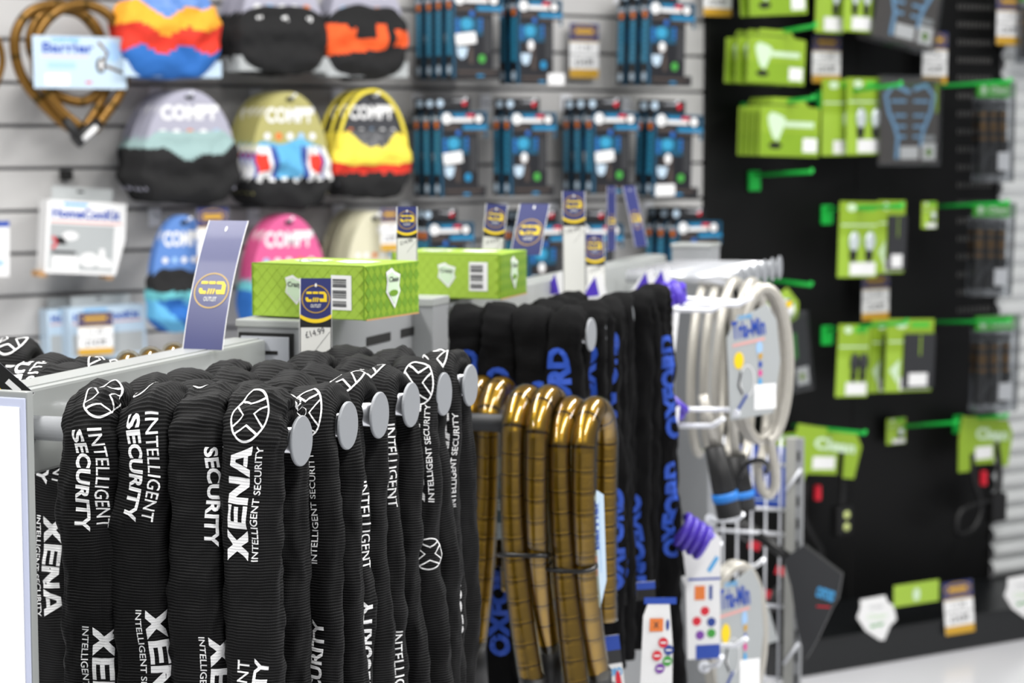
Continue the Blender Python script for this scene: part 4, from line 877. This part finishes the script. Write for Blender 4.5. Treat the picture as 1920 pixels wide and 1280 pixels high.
# --- teal bulb packs
def teal(label, box, off, var, roll=0.0):
    base, w, h = wmeas(*box, off); e = wemp('bulb_pack', label, 'boxed pack', base, roll, 'black and teal boxed packs')
    d = 0.034; b = MB(); hh = h * .855
    b.box(-w / 2, 0, hh * .80, w / 2, d, hh, 'navyblk', .0008); b.box(-w / 2, 0.0, hh * .12, w * .30, d, hh * .80, 'navyblk'); b.box(-w / 2, 0, 0, w * .46, d, hh * .12, 'navyblk', .0008)
    f = front(0)
    b.flat(rect(-w / 2, 0, -w * .45, hh), f, 'teal', .0003); b.flat(rect(-w / 2, hh * .975, w / 2, hh), f, 'teal', .0003); b.flat(rect(w * .44, hh * .7, w / 2, hh), f, 'teal', .0003)
    b.flat(ell(-w * .36, hh * .92, w * .1, w * .1), f, 'white', .0006); b.flat(rect(-w * .3, hh * .88, w * .2, hh * .925), f, 'white', .0006); b.flat(rect(-w * .22, hh * .935, w * .04, hh * .97), f, 'tealbright', .0006); b.flat(rect(w * .06, hh * .935, w * .22, hh * .97), f, 'red', .0006); b.flat(ell(w * .32, hh * .915, w * .075, w * .075), f, 'white', .0006)
    b.flat(rect(-w * .02, hh * .79, w / 2, hh * .84), f, 'tealbright', .0006); b.flat(rect(-w * .42, hh * .79, -w * .1, hh * .83), f, 'brown', .0006); b.flat(rect(0, hh * .75, w * .48, hh * .78), f, 'brown', .0004)
    b.flat(rect(-w * .45, hh * .5, w * .1, hh * .7), f, 'teal', .0003); b.flat(ell(-w * .22, hh * .63, w * .12, hh * .07), f, 'cyan', .0008); b.flat(ell(-w * .12, hh * .75, w * .05, w * .05), f, 'gblue', .0008)
    for i in range(3): b.flat(ell(-w * .4, hh * (.66 - i * .055), w * .035, w * .035), f, 'gblue', .0008); b.flat(ell(w * .06, hh * (.68 - i * .05), w * .03, w * .03), f, 'gblue', .0008)
    b.flat(ell(-w * .2, hh * .44, w * .1, hh * .08), f, 'brown', .0006); b.flat(ell(-w * .2, hh * .46, w * .065, hh * .06), f, 'white', .0008)
    b.flat(poly([(-w * .42, hh * .36), (-w * .2, hh * .36), (-w * .24, hh * .25), (-w * .32, hh * .22), (-w * .4, hh * .26)]), f, 'paleblue', .0008)
    b.flat(rect(-w * .17, hh * .17, -w * .1, hh * .35), f, 'brown', .0006); b.flat(ell(w * .08, hh * .23, w * .07, hh * .05), f, 'gr_green' if var % 2 else 'tealbright', .0008); b.flat(rect(w * .12, hh * .3, w * .27, hh * .7), f, 'darkgrey', .0005)
    b.flat(rect(-w * .4, hh * .065, w * .38, hh * .09), f, 'brown', .0006); b.flat(rect(-w * .02, hh * .02, w * .12, hh * .045), f, 'tealbright', .0006); b.flat(rect(-w * .4, hh * .02, w * .3, hh * .03), f, 'brown', .0005)
    if var in (1, 4): b.flat(xf(rect(-w * .2, -hh * .065, w * .2, hh * .065), 1, 1, -w * .24, hh * .46, .12), f, 'white', .0012)
    if var == 2: b.flat(rect(w * .18, 0, w * .55, hh * .13), f, 'white', .0012)
    if var == 5: b.flat(xf(rect(-w * .2, -hh * .07, w * .2, hh * .07), 1, 1, -w * .24, hh * .08, .04), f, 'white', .0012)
    s_ = side(-w / 2)       # spine: u runs with -y
    for i in range(8): b.flat(rect(-d * .8, hh * (.27 + i * .065), -d * .2, hh * (.325 + i * .065)), s_, 'cyan', .0004)
    b.flat(rect(-d * .9, hh * .9, -d * .1, hh * .94), s_, 'paleblue', .0004); b.flat(ell(-d * .5, hh * .85, d * .3, d * .3), s_, 'orange', .0004); b.flat(ell(-d * .5, hh * .1, d * .3, d * .35), s_, 'paleblue', .0004); b.flat(rect(-d, 0, -d * .93, hh), s_, 'teal', .0003)
    b.build('carton', e)
    b = MB(); b.box(-w * .48, d - .002, hh - .001, w * .28, d, h, 'navyblk', .0005); g_ = front(d - .002); b.flat(ell(-w * .36, h * .94, w * .07, w * .07), g_, 'paleblue', .0005); b.flat(ell(w * .15, h * .94, w * .05, w * .05), g_, 'red', .0005); b.flat(rect(-w * .22, h * .9, w * .05, h * .97), g_, 'darkgrey', .0003); b.build('hang_tab', e)
    return e
TE = [((849, -42, 943, 147), 1, 3, .052, 'top-left peg', 0), ((970, -28, 1054, 158), 2, 1, .055, 'top peg left of the wall price card', 0), ((1214, -22, 1300, 160), 3, 2, .055, 'top peg right of the wall price card', .02),
      ((827, 182, 915, 369), 4, 2, .052, 'leftmost middle-row peg', -.01), ((957, 184, 1043, 367), 3, 1, .05, 'second middle-row peg', 0), ((1111, 184, 1197, 363), 1, 2, .055, 'third middle-row peg', 0), ((1223, 188, 1313, 369), 5, 1, .05, 'rightmost middle-row peg', .03),
      ((803, 392, 889, 570), 3, 1, .03, 'lower-row peg behind the farther green box', 0), ((990, 394, 1076, 570), 3, 2, .04, 'lower-row peg behind the leaning tag', 0), ((1084, 394, 1168, 570), 3, 1, .03, 'lower-row peg behind the upright blue tag', 0), ((1268, 390, 1352, 560), 3, 2, .055, 'lower-row peg next to the black bay', 0)]
for bx, var, n, st, wh_, rl in TE:
    r = teal('front black and teal boxed pack, ' + wh_, bx, .22, var, rl); stack(r, n, st, lambda k, wh_=wh_: 'black and teal boxed pack, number %d back, %s' % (k, wh_), seed=var, jit=.001)
    p = wpt((bx[0] + bx[2]) / 2 - 8, bx[1] + 7, .22); wall_hook('chrome wall hook of the boxed packs, ' + wh_, p, .235, p.z)

# --- white boxed kits, coiled lock with card
def kit(label, box, off, roll, variant, yaw=0.0):
    base, w, h = wmeas(*box, off); e = wemp('kit_box', label, 'boxed kit', base, roll, 'white boxed kits on the slatted wall', yaw); d = .055; H2 = h * .84
    b = MB(); top = [(-w * .5, H2 * .5), (-w * .5, H2), (w * .5, H2), (w * .5, H2 * .5), (w * .4, 0), (-w * .5, 0)] if variant == 1 else [(-w * .5, 0), (-w * .5, H2), (w * .5, H2), (w * .5, 0)]
    b.prism(list(reversed(top)), 0, d, 'white' if variant == 1 else 'paleblue'); f = front(0)
    b.flat(rect(-w * .46, H2 * .05, w * .36, H2 * .68) if variant == 1 else rect(-w * .46, H2 * .1, w * .46, H2 * .5), f, 'palegrey', .0003)
    b.flat(xf(text('HomeConKit', .04), w * .86, H2 * .14, -w * .44, H2 * .76), f, 'textblue', .0006); b.flat(rect(-w * .3, H2 * .93, w * .0, H2 * .97), f, 'skyblue', .0006); b.flat(rect(-w * .46, H2 * .70, w * .45, H2 * .725), f, 'pinkline', .0006)
    if variant == 1:
        b.flat(rect(-w * .42, H2 * .04, -w * .08, H2 * .24), f, 'white', .0008); b.flat(ell(w * .05, H2 * .2, w * .12, H2 * .1), f, 'white', .0008); b.flat(poly([(w * .16, H2 * .1), (w * .36, H2 * .1), (w * .32, H2 * .22), (w * .26, H2 * .22), (w * .24, H2 * .36), (w * .18, H2 * .36)]), f, 'white', .0008)
        b.flat(stroke([(-w * .42, H2 * .5), (-w * .36, H2 * .42), (-w * .42, H2 * .34)], w * .04), f, 'red', .0009); b.flat(poly([(-w * .38, H2 * .5), (-w * .28, H2 * .5), (-w * .24, H2 * .4), (-w * .36, H2 * .4)]), f, 'black', .0009); b.flat(rect(-w * .42, H2 * .27, -w * .12, H2 * .31), f, 'darkgrey', .0009); b.flat(ell(-w * .2, H2 * .52, w * .1, H2 * .06), f, 'white', .0007)
        b.box(-w * .56, .005, -H2 * .06, -w * .46, d, H2 * .02, 'cardboard'); b.box(w * .3, .005, -H2 * .06, w * .38, d, H2 * .02, 'cardboard')
    b.build('carton', e)
    b = MB(); b.box(-w * .36, d - .003, H2, w * .42, d, h, 'palegrey', .0008); b.flat(ell(0, h * .95, w * .05, h * .015), front(d - .003), 'slot_black', .0005); b.build('hang_tab', e); return e
kit('white boxed kit with a picture and blue title, hanging alone above the navy-tagged one', (84, 352, 232, 514), .13, .07, 1)
kit('pale blue boxed kit behind a wall price card at the gondola end', (132, 556, 276, 672), .12, -.02, 2)
kit('second boxed kit, its grey edge showing left of the pale blue one', (92, 560, 206, 672), .07, -.02, 2)
card('price_card', 'navy and white price card on the pale blue boxed kit', wpt(180, 665, .155), WD, (0, 0, 1), 0.085, 0.10, 0.0, 'wall', group='navy headed price cards')
p = wpt(120, 328, 0); b = MB(); b.box(-.012, -.03, -.012, .012, 0, .012, 'slot_black', .002); o = b.build('hook_base'); o.location = p; o.rotation_euler = (0, 0, WA); tag(o, 'small black empty hook base above the white boxed kit', 'hook')
base, w_, h_ = wmeas(-90, 415, 18, 520, .14)
flatcard('product_card', 'white product card cut off by the left picture edge', 'product card', base, WD, (0.12, 0, 1), w_, h_, lambda b, w, h, f: (b.flat(rect(-w / 2, h * .9, w / 2, h), f, 'textblue', .0005), b.flat(rect(-w * .2, h * .2, w * .4, h * .3), f, 'lightblue', .0005)))
# coiled lock
LO = .16; c0 = wpt(150, 120, LO); e = wemp('coiled_lock', 'bronze coiled cable lock with a pale blue card on the slatted wall', 'cable lock', wpt(165, 272, LO)); org = Vector(e.location)
def wl(px, py, dy=0.0):
    p = wpt(px, py, LO) - org; return (p.dot(WD), dy, p.z)
mf = lambda i: 'bronze' if i % 9 else 'seam'
loopA = [wl(x, y, .0) for x, y in ((150, 238), (112, 205), (75, 150), (66, 100), (76, 55), (110, 20), (155, 8), (200, 25), (232, 70), (238, 125), (225, 175), (200, 212), (176, 244))]
loopB = [wl(x, y, .014) for x, y in ((150, 250), (105, 215), (55, 160), (34, 110), (34, 60), (60, 22), (105, 8), (148, 18), (180, 45), (200, 90), (205, 130), (195, 165), (160, 190), (115, 180), (95, 160))]
loopC = [wl(x, y, .02) for x, y in ((100, 165), (75, 120), (62, 80), (72, 40), (100, 18), (150, 22), (185, 55), (208, 100), (210, 150), (190, 200), (165, 240))]
b = MB()
for L in (loopA, loopB, loopC): b.tube(spline(L, 6), .0125, 'bronze', 12, mfn=mf)
b.build('cable', e)
b = MB(); b.tube([wl(122, 222, -.002), wl(148, 262, -.006)], .0125, 'rubber', 12); b.tube([wl(140, 266, -.004), wl(185, 228, -.004)], .015, 'rubber', 14, rfn=lambda i: [.018, .013][i]); b.build('lock_body', e)
b = MB(); b.tube([wl(150, 262, -.0215), wl(175, 238, -.0215)], .007, 'white', 10); b.build('lock_cap', e)
b0 = wpt(152, 166, LO + .02); _, wq, hq = wmeas(66, 62, 240, 160, LO + .02)
flatcard('lock_card', 'pale blue card tied across the bronze coiled lock', 'product card', b0, WD, (-0.09, 0, 1), wq, hq, d_barrier, m='paleblue')
b = MB(); b.tube(spline([wl(-6, 70), wl(2, 95), wl(4, 120), wl(-4, 150), wl(-14, 170)], 4), .0078, 'bronze', 10); o = b.build('cable_lock'); o.location = org; o.rotation_euler = (0, 0, WA); tag(o, 'edge of another bronze cable lock cut off at the left picture edge', 'cable lock')
# wall price cards
PC = [(400, 390, 498, 58, .225, 'navy headed price card in front of the blue scarf pack'), (731, 390, 470, 34, .225, 'navy headed price card beside the tag above the nearer green box'), (1095, 44, 146, 54, .03, 'navy headed price card on the bare slatted wall between the boxed packs')]
for px, y0, y1, wd, off, lb in PC:
    base, w, h = wmeas(px - wd / 2, y0, px + wd / 2, y1, off); card('price_card', lb, base, WD, (0, 0, 1), w, h, 0.0, 'wall', group='navy headed price cards')
PC2 = [(1549, 66, 155, 52, .05, 0, 'navy headed price card under the two top bulb cards'), (1752, 60, 158, 46, .05, 0, 'navy headed price card right of the top tank pad pack'), (1641, 512, 600, 50, .05, 0, 'navy headed price card under the two-bulb card in the middle of the black bay'),
       (1345, -60, 30, 52, .05, 0, 'price card cut off by the top edge at the left of the black bay'), (1890, -12, 84, 44, .08, 0, 'price card at the top right corner on the grey ribbed wall')]
for px, y0, y1, wd, off, sl, lb in PC2:
    base, w, h = wmeas(px - wd / 2, y0, px + wd / 2, y1, off); card('price_card', lb, base, WD, (0, 0, 1), w, h, 0.0, 'wall', group='navy headed price cards')
base, w, h = wmeas(1768, 1092, 1822, 1188, .372); card('price_card', 'navy headed price card slanting on the black base of the bay', base + WD * .012, WD, (-0.22, 0, 1), w, h, 0.0, 'wall', group='navy headed price cards')

# --- black bay: green prongs
def prong(label, px, py, tx, ty, plate=True, pl=(0, 0), logo_=False):
    p = wpt(px, py, 0.006); q = ray(tx, ty); # tip: along the wall normal with a slight rise
    # length so that the tip falls at tx
    best = None
    for i in range(5, 70):
        L = i * .01; a = p + WN * L; sx_ = 960 + F * (a.x / (a.y * CP - (a.z - HC) * SP))
        if best is None or abs(sx_ - tx) < best[0]: best = (abs(sx_ - tx), L)
    L = best[1]; a = p + WN * L; r_ = ray(tx, ty); zt_ = HC + r_.z * (a.y / r_.y)
    e = empty('green_prong', label, 'hook', p, (0, 0, WA), 'green prongs of the black bay'); b = MB()
    b.tube([(0, 0.004, 0), (0, -L + .02, (zt_ - p.z) * .92), (0, -L, zt_ - p.z), (0, -L - .003, zt_ - p.z + .008)], .0058, 'prong', 10); b.build('rod', e)
    if plate: b = MB(); b.box(-.016, -.006, -.045, .024, .004, .012, 'prong', .003); b.build('back_plate', e)
    return L
prong('empty green prong low left of the black bay', 1412, 328, 1520, 322)
prong('green prong carrying the upper stack of green cards', 1392, 72, 1528, 48)
prong('green prong carrying the lower stack of green cards', 1398, 200, 1524, 184)
prong('green prong carrying the bulb cards and tank pad', 1540, 178, 1690, 158)
prong('long green prong reaching towards the upper clear blister pack', 1700, 166, 1895, 152, False)
prong('green prong carrying the two-bulb card in the middle of the bay', 1548, 392, 1690, 386)
prong('long green prong reaching towards the middle clear blister pack', 1742, 388, 1890, 380, False)
prong('green prong carrying the narrow adapter card', 1548, 618, 1700, 604)
prong('long green prong reaching towards the lower clear blister pack', 1745, 604, 1890, 602, False)
prong('green prong above the fork-shaped card beside the wire rack', 1490, 798, 1622, 812, False)
prong('green prong beside the tiny tag, lower middle of the bay', 1685, 800, 1792, 792)
prong('green prong carrying the right fork-shaped card', 1795, 785, 1888, 780)
prong('green prong behind the black glove pack above the silver cables', 1420, 522, 1518, 534, False)
EM = poly([(-.5, .35), (-.3, .5), (.2, .42), (.5, .3), (.42, 0), (.1, -.5), (-.2, -.35), (-.42, .05)])
def gcard(label, box, off, kind, roll=0.0, name='bulb_card'):
    base, w, h = wmeas(*box, off); e = wemp(name, label, 'product card', base, roll, 'green product cards of the black bay'); b = MB(); f = front(0)
    if kind == 'wide':
        b.prism([(-w / 2, 0), (w / 2, 0), (w / 2, h * .84), (w * .3, h * .86), (w * .2, h), (-w * .3, h), (-w * .36, h * .86), (-w / 2, h * .84)], 0, .006, 'lime', 'limelight')
        b.flat(rect(-w * .49, h * .02, w * .49, h * .4), f, 'lime2', .0003); b.flat(xf(EM, w * .3, h * .5, -w * .24, h * .5), f, 'emblem', .0006); b.flat(rect(-w * .1, h * .5, w * .4, h * .6), f, 'emblem', .0006); b.flat(ell(-w * .25, h * .18, w * .11, h * .06), f, 'black', .0007); b.flat(rect(w * .22, h * .08, w * .46, h * .32), f, 'white', .0008); b.flat(rect(-w * .4, h * .87, w * .1, h * .89), f, 'slot_black', .0004)
    elif kind in ('one', 'two', 'adapter', 'strips'):
        b.box(-w / 2, 0, 0, w / 2, .002, h, 'lime', .0005); b.flat(rect(-w * .49, h * .01, w * .49, h * .55), f, 'limelight', .0003); b.flat(ell(-w * .2, h * .92, w * .12, h * .05), f, 'emblem', .0005); b.flat(rect(0, h * .88, w * .4, h * .96), f, 'cardgreen', .0005); b.flat(rect(-w * .45, h * .68, w * .45, h * .70), f, 'emblem', .0005)
        b.flat(rect(-w * .2, h * .03, w * .45, h * .2), f, 'white', .0012)
        for x in ({'one': [.15], 'two': [-.15, .25], 'adapter': [.0, .28], 'strips': []}[kind]):
            b.ellipsoid((x * w, -.008, h * .48), (w * .13, .008, h * .13), 'bulb' if kind != 'adapter' else 'darkgrey'); b.ellipsoid((x * w, -.006, h * .3), (w * .09, .006, h * .09), 'black')
        if kind == 'strips': b.box(w * -.15, -.01, h * .05, w * .5, 0, h * .8, 'darkgrey', .002); b.flat(rect(w * .16, h * .5, w * .19, h * .78), front(-.01), 'lime', .0005); b.flat(rect(w * -.05, h * .08, w * .35, h * .26), front(-.01), 'white', .0008); b.flat(poly([(-.42 * w, .3 * h), (-.2 * w, .45 * h), (-.22 * w, .1 * h)]), f, 'emblem', .0006)
    elif kind == 'fork':
        b.prism([(-w * .5, h * .0), (-w * .3, h * .0), (-w * .28, h * .12), (w * .16, h * .10), (w * .16, h * .5), (w * .26, h * .5), (w * .26, h * .04), (w * .42, h * .02), (w * .5, h * .6), (w * .4, h * .85), (-w * .44, h), (-w * .5, h * .6)][::1], 0, .004, 'lime'); b.flat(xf(text('Clean', .05), w * .6, h * .22, -w * .2, h * .56, -.1), f, 'emblem', .0006); b.flat(rect(-w * .2, h * .2, w * .12, h * .42), f, 'white', .0006)
    b.build('card', e); return e
r = gcard('front wide green card of the upper-left stack in the black bay', (1402, 56, 1508, 157), .20, 'wide', .04); stack(r, 2, .05, lambda k: 'wide green card, %s behind the front one of the upper-left stack' % ORD[k - 1].replace('front', 'directly').replace('second', 'rearmost'), seed=3)
r = gcard('front wide green card of the lower-left stack in the black bay', (1425, 184, 1535, 293), .20, 'wide', .03); stack(r, 4, .024, lambda k: 'wide green card, number %d behind the front one of the lower-left stack' % k, seed=4)
r = gcard('wide green card cut off by the top edge', (1408, -80, 1514, 28), .20, 'wide', -.06); stack(r, 1, .04, lambda k: 'wide green card right behind the one cut off by the top edge')
gcard('green one-bulb card in the row with the tank pad', (1540, 148, 1612, 292), .12, 'one'); gcard('green two-bulb card overlapping the one-bulb card beside the tank pad', (1586, 146, 1656, 290), .15, 'two')
gcard('green one-bulb card at the top edge', (1528, -90, 1582, 62), .12, 'one', .02); gcard('green two-bulb card at the top edge next to the tank pad pack', (1580, -84, 1634, 60), .15, 'two', .03)
gcard('green two-bulb card in the middle of the black bay', (1570, 378, 1644, 520), .15, 'two', .03); gcard('half clear green-topped card right of the middle two-bulb card', (1642, 376, 1694, 512), .12, 'strips', .02)
gcard('narrow green adapter card, lower middle of the bay', (1566, 608, 1626, 744), .16, 'adapter', .05); gcard('green and black strip card right of the narrow adapter card', (1628, 600, 1690, 736), .12, 'strips', .05); gcard('front green and black strip card right of the narrow adapter card', (1658, 598, 1746, 734), .17, 'strips', .04)
gcard('fork-shaped green card beside the wire rack', (1482, 795, 1612, 900), .16, 'fork', .08); gcard('fork-shaped green card at the right edge of the bay', (1798, 776, 1898, 880), .1, 'fork')
gcard('part of a green card behind the wire rack', (1452, 812, 1500, 900), .05, 'one'); gcard('small green price tag holder between the two-bulb card and the blister pack', (1728, 378, 1756, 428), .1, 'one', name='tag_holder'); gcard('tiny green tag holder on the lower prong of the bay', (1662, 784, 1698, 832), .03, 'one', name='tag_holder')
base, w, h = wmeas(1676, 1092, 1760, 1132, .372); flatcard('green_label', 'lime label lying on the black base of the bay', 'label', base, WD, (0, 0, 1), w, h, lambda b, w, h, f: b.flat(ell(0, h * .45, w * .08, h * .3), f, 'emblem', .0006), m='limelight')
def sticker(lb, x0, y0, x1, y1):
    base, w, h = wmeas(x0, y0, x1, y1, .366); ol = [(-.42, .98), (.2, 1.0), (.28, .82), (.42, .76), (.5, .42), (.34, .3), (.2, 0), (.08, .02), (-.28, .28), (-.5, .6), (-.42, .78)]
    b = MB(); b.prism([(x * w, z * h) for x, z in reversed(ol)], -.001, .0, 'white'); f = front(-.001); b.flat(poly([(-.2 * w, .38 * h), (.2 * w, .4 * h), (.1 * w, .32 * h), (0, .36 * h), (-.1 * w, .31 * h)]), f, 'gr_green', .0004); b.flat(xf(text('Crazy', .02), w * .35, h * .1, -w * .2, h * .72), f, 'palegrey', .0004); b.flat(xf(text('Clean', .02), w * .5, h * .13, -w * .25, h * .5), f, 'emblem', .0004)
    o = b.build('logo_sticker'); o.location = base; o.rotation_euler = (0, 0, WA); tag(o, lb, 'sticker')
sticker('white shield-shaped sticker on the black base beside the floor', 1606, 1118, 1680, 1202); sticker('white shield-shaped sticker on the black base at the right edge', 1882, 1078, 1950, 1160)
# tank pads and blisters
def tankpad(label, box, off, roll, group='tank pad packs'):
    base, w, h = wmeas(*box, off); e = wemp('tank_pad', label, 'pad pack', base, roll, group); b = MB(); b.box(-w / 2, 0, 0, w / 2, .004, h, 'padgrey', .001); f = front(0)
    L = [(-.28, .93), (-.42, .8), (-.36, .6), (-.26, .45), (-.2, .3), (-.22, .05)]; Rr = [(.06, .88), (.28, .93), (.42, .8), (.36, .6), (.24, .4), (.2, .2)]
    b.flat(stroke([(x * w, z * h) for x, z in [(0.0, .84)] + L], w * .06), f, 'padblue', .0006); b.flat(stroke([(x * w, z * h) for x, z in Rr], w * .06), f, 'padblue', .0006)
    for z in (.72, .55, .42, .30):
        b.flat(rect(-w * .36 * (z + .2), h * z, -w * .06, h * (z + .035)), f, 'padblue', .0008); b.flat(rect(w * .06, h * z, w * .36 * (z + .2), h * (z + .035)), f, 'padblue', .0008)
    b.flat(rect(-w * .16, h * .05, w * .16, h * .2), f, 'white', .001); b.flat(rect(w * .22, h * .04, w * .46, h * .24), f, 'white', .0009); b.flat(ell(w * .34, h * .13, w * .05, h * .05), f, 'limedark', .0012); b.flat(rect(w * .24, h * .27, w * .44, h * .33), f, 'palegrey', .0009); b.flat(rect(w * .44, h * .6, w * .5, h * .95), f, 'lime', .0005)
    b.build('pad_card', e); b = MB(); b.box(-w * .54, -.006, -h * .03, w * .54, .006, h * 1.04, 'clearbag', .003); b.build('clear_bag', e); return e
tankpad('clear pack with a light blue rib-shaped tank pad below the navy price card', (1650, 148, 1758, 306), .17, 0)
r = tankpad('tilted tank pad pack cut off by the top edge', (1636, -90, 1750, 80), .17, .17); stack(r, 2, .03, lambda k: 'grey pack %s behind the tilted tank pad pack at the top edge' % ('directly' if k == 1 else 'rearmost'), jit=.004, seed=6)
def blister(label, box, off, seed, roll=0.0, group='clear blister packs on long prongs'):
    base, w, h = wmeas(*box, off); e = wemp('blister_pack', label, 'blister pack', base, roll, group); rr = random.Random(seed)
    b = MB(); b.box(-w * .45, 0, h * .84, w * .45, .004, h * .99, 'cardgreen', .0005); b.flat(xf(text('Clean', .05), w * .5, h * .07, -w * .1, h * .88), front(0), 'emblem', .0006); b.flat(ell(-w * .28, h * .91, w * .08, h * .045), front(0), 'emblem', .0006); b.build('header_card', e)
    b = MB()
    for i in range(3):
        x = (-.28 + .27 * i) * w; P = [(x, .005, h * .08), (x + .004, .0, h * .3), (x - .003, -.004, h * .5), (x, 0, h * .72)]
        b.tube(spline(P, 5), w * .075, 'black', 8, mfn=lambda k: 'bronze' if 7 < k < 14 and k % 3 else 'black')
    b.tube(spline([(-w * .3, -.006, h * .15), (-.1 * w, -.01, h * .32), (w * .2, -.008, h * .2), (w * .35, -.01, h * .4)], 6), .006, 'darkgrey', 8)
    b.box(w * .05, -.016, h * .12, w * .38, -.014, h * .3, 'white'); b.box(-w * .3, -.013, h * .74, w * .3, 0, h * .79, 'darkgrey', .001); b.build('contents', e)
    b = MB(); b.box(-w / 2, -.02, 0, w / 2, .012, h, 'clearbag2', .006); b.build('clear_shell', e); return e
blister('upper clear blister pack with brown and black contents at the bay edge', (1826, 152, 1894, 342), .16, 1); blister('middle clear blister pack with brown and black contents at the bay edge', (1814, 378, 1890, 556), .16, 2, .04); blister('lower clear blister pack with two bright spots at the bay edge', (1820, 590, 1900, 772), .16, 3, .02)
blister('clear pack cut off at the top right corner on the grey ribbed wall', (1908, -20, 1980, 120), .10, 4)
# glove pack above silver cables
base, w, h = wmeas(1442, 560, 1522, 735, .16); e = wemp('glove_pack', 'grey clear pack with a bright green and white header above the silver cables', 'product pack', base, -.12); b = MB(); b.box(-w * .36, 0, 0, w * .5, .006, h * .8, 'darkgrey', .003); b.flat(rect(w * .18, h * .05, w * .46, h * .24), front(0), 'white', .001); b.flat(ell(w * .3, h * .14, w * .06, h * .04), front(0), 'lime', .0014); b.flat(ell(w * .02, h * .36, w * .14, h * .09), front(0), 'cardgreen', .001); b.flat(rect(w * .14, h * .35, w * .24, h * .62), front(0), 'gr_green', .0008); b.build('pack_body', e)
b = MB(); b.prism([(-w * .52, h * .74), (-w * .2, h * .68), (w * .3, h * .78), (w * .34, h * .95), (w * .12, h * 1.12), (-w * .5, h * .98)], -.003, .0, 'limelight'); b.flat(xf(ell(0, 0, 1, 1), w * .34, h * .13, -w * .1, h * .89), front(-.003), 'white', .0006); b.build('header_card', e); b = MB(); b.box(-w * .4, -.008, -h * .02, w * .54, .01, h * .84, 'clearbag', .004); b.build('clear_bag', e)
# hanging lamps with red clips
def lamp(label, pts, headpx, ledn, redpx):
    e = empty('work_lamp', label, 'lamp', wpt(*headpx, .10), (0, 0, WA)); org = Vector(e.location); g2 = lambda x, y, d=0: (lambda p: (p.dot(WD), d, p.z))(wpt(x, y, .10) - org)
    b = MB(); b.box(-.03, -.018, -.045, .03, .018, .045, 'black', .008); b.build('lamp_head', e)
    for i in range(ledn): b = MB(); b.ellipsoid((.005, -.018, .018 - .036 * i), (.012, .004, .012), 'led', 12, 8); b.build('led', e)
    b = MB(); b.tube(spline([g2(x, y) for x, y in pts], 5), .009, 'black', 8); b.build('cord', e)
    b = MB(); x, y, z = g2(*redpx); b.box(x - .008, -.022, z - .022, x + .008, -.006, z + .022, 'red', .002); b.build('red_clip', e)
lamp('black twin-light unit with two pale lenses beside the wire rack', [(1578, 840), (1580, 900), (1578, 950)], (1578, 975), 2, (1527, 922))
lamp('black coiled lamp unit with a red clip at the right of the bay', [(1868, 830), (1874, 880), (1868, 930), (1830, 945), (1800, 960), (1795, 1000), (1825, 990), (1840, 950), (1826, 900), (1822, 850)], (1868, 950), 0, (1838, 895))
b = MB(); b.tube(spline([(0, 0, 0), (-.01, .0, -.09), (.02, 0, -.16), (.06, 0, -.22), (.05, 0, -.3)], 6), .012, 'black', 8); o = b.build('black_strap'); o.location = wpt(1510, 900, .1); o.rotation_euler = (0, 0, WA); tag(o, 'black cord hanging behind the rack post under the red clip', 'strap')
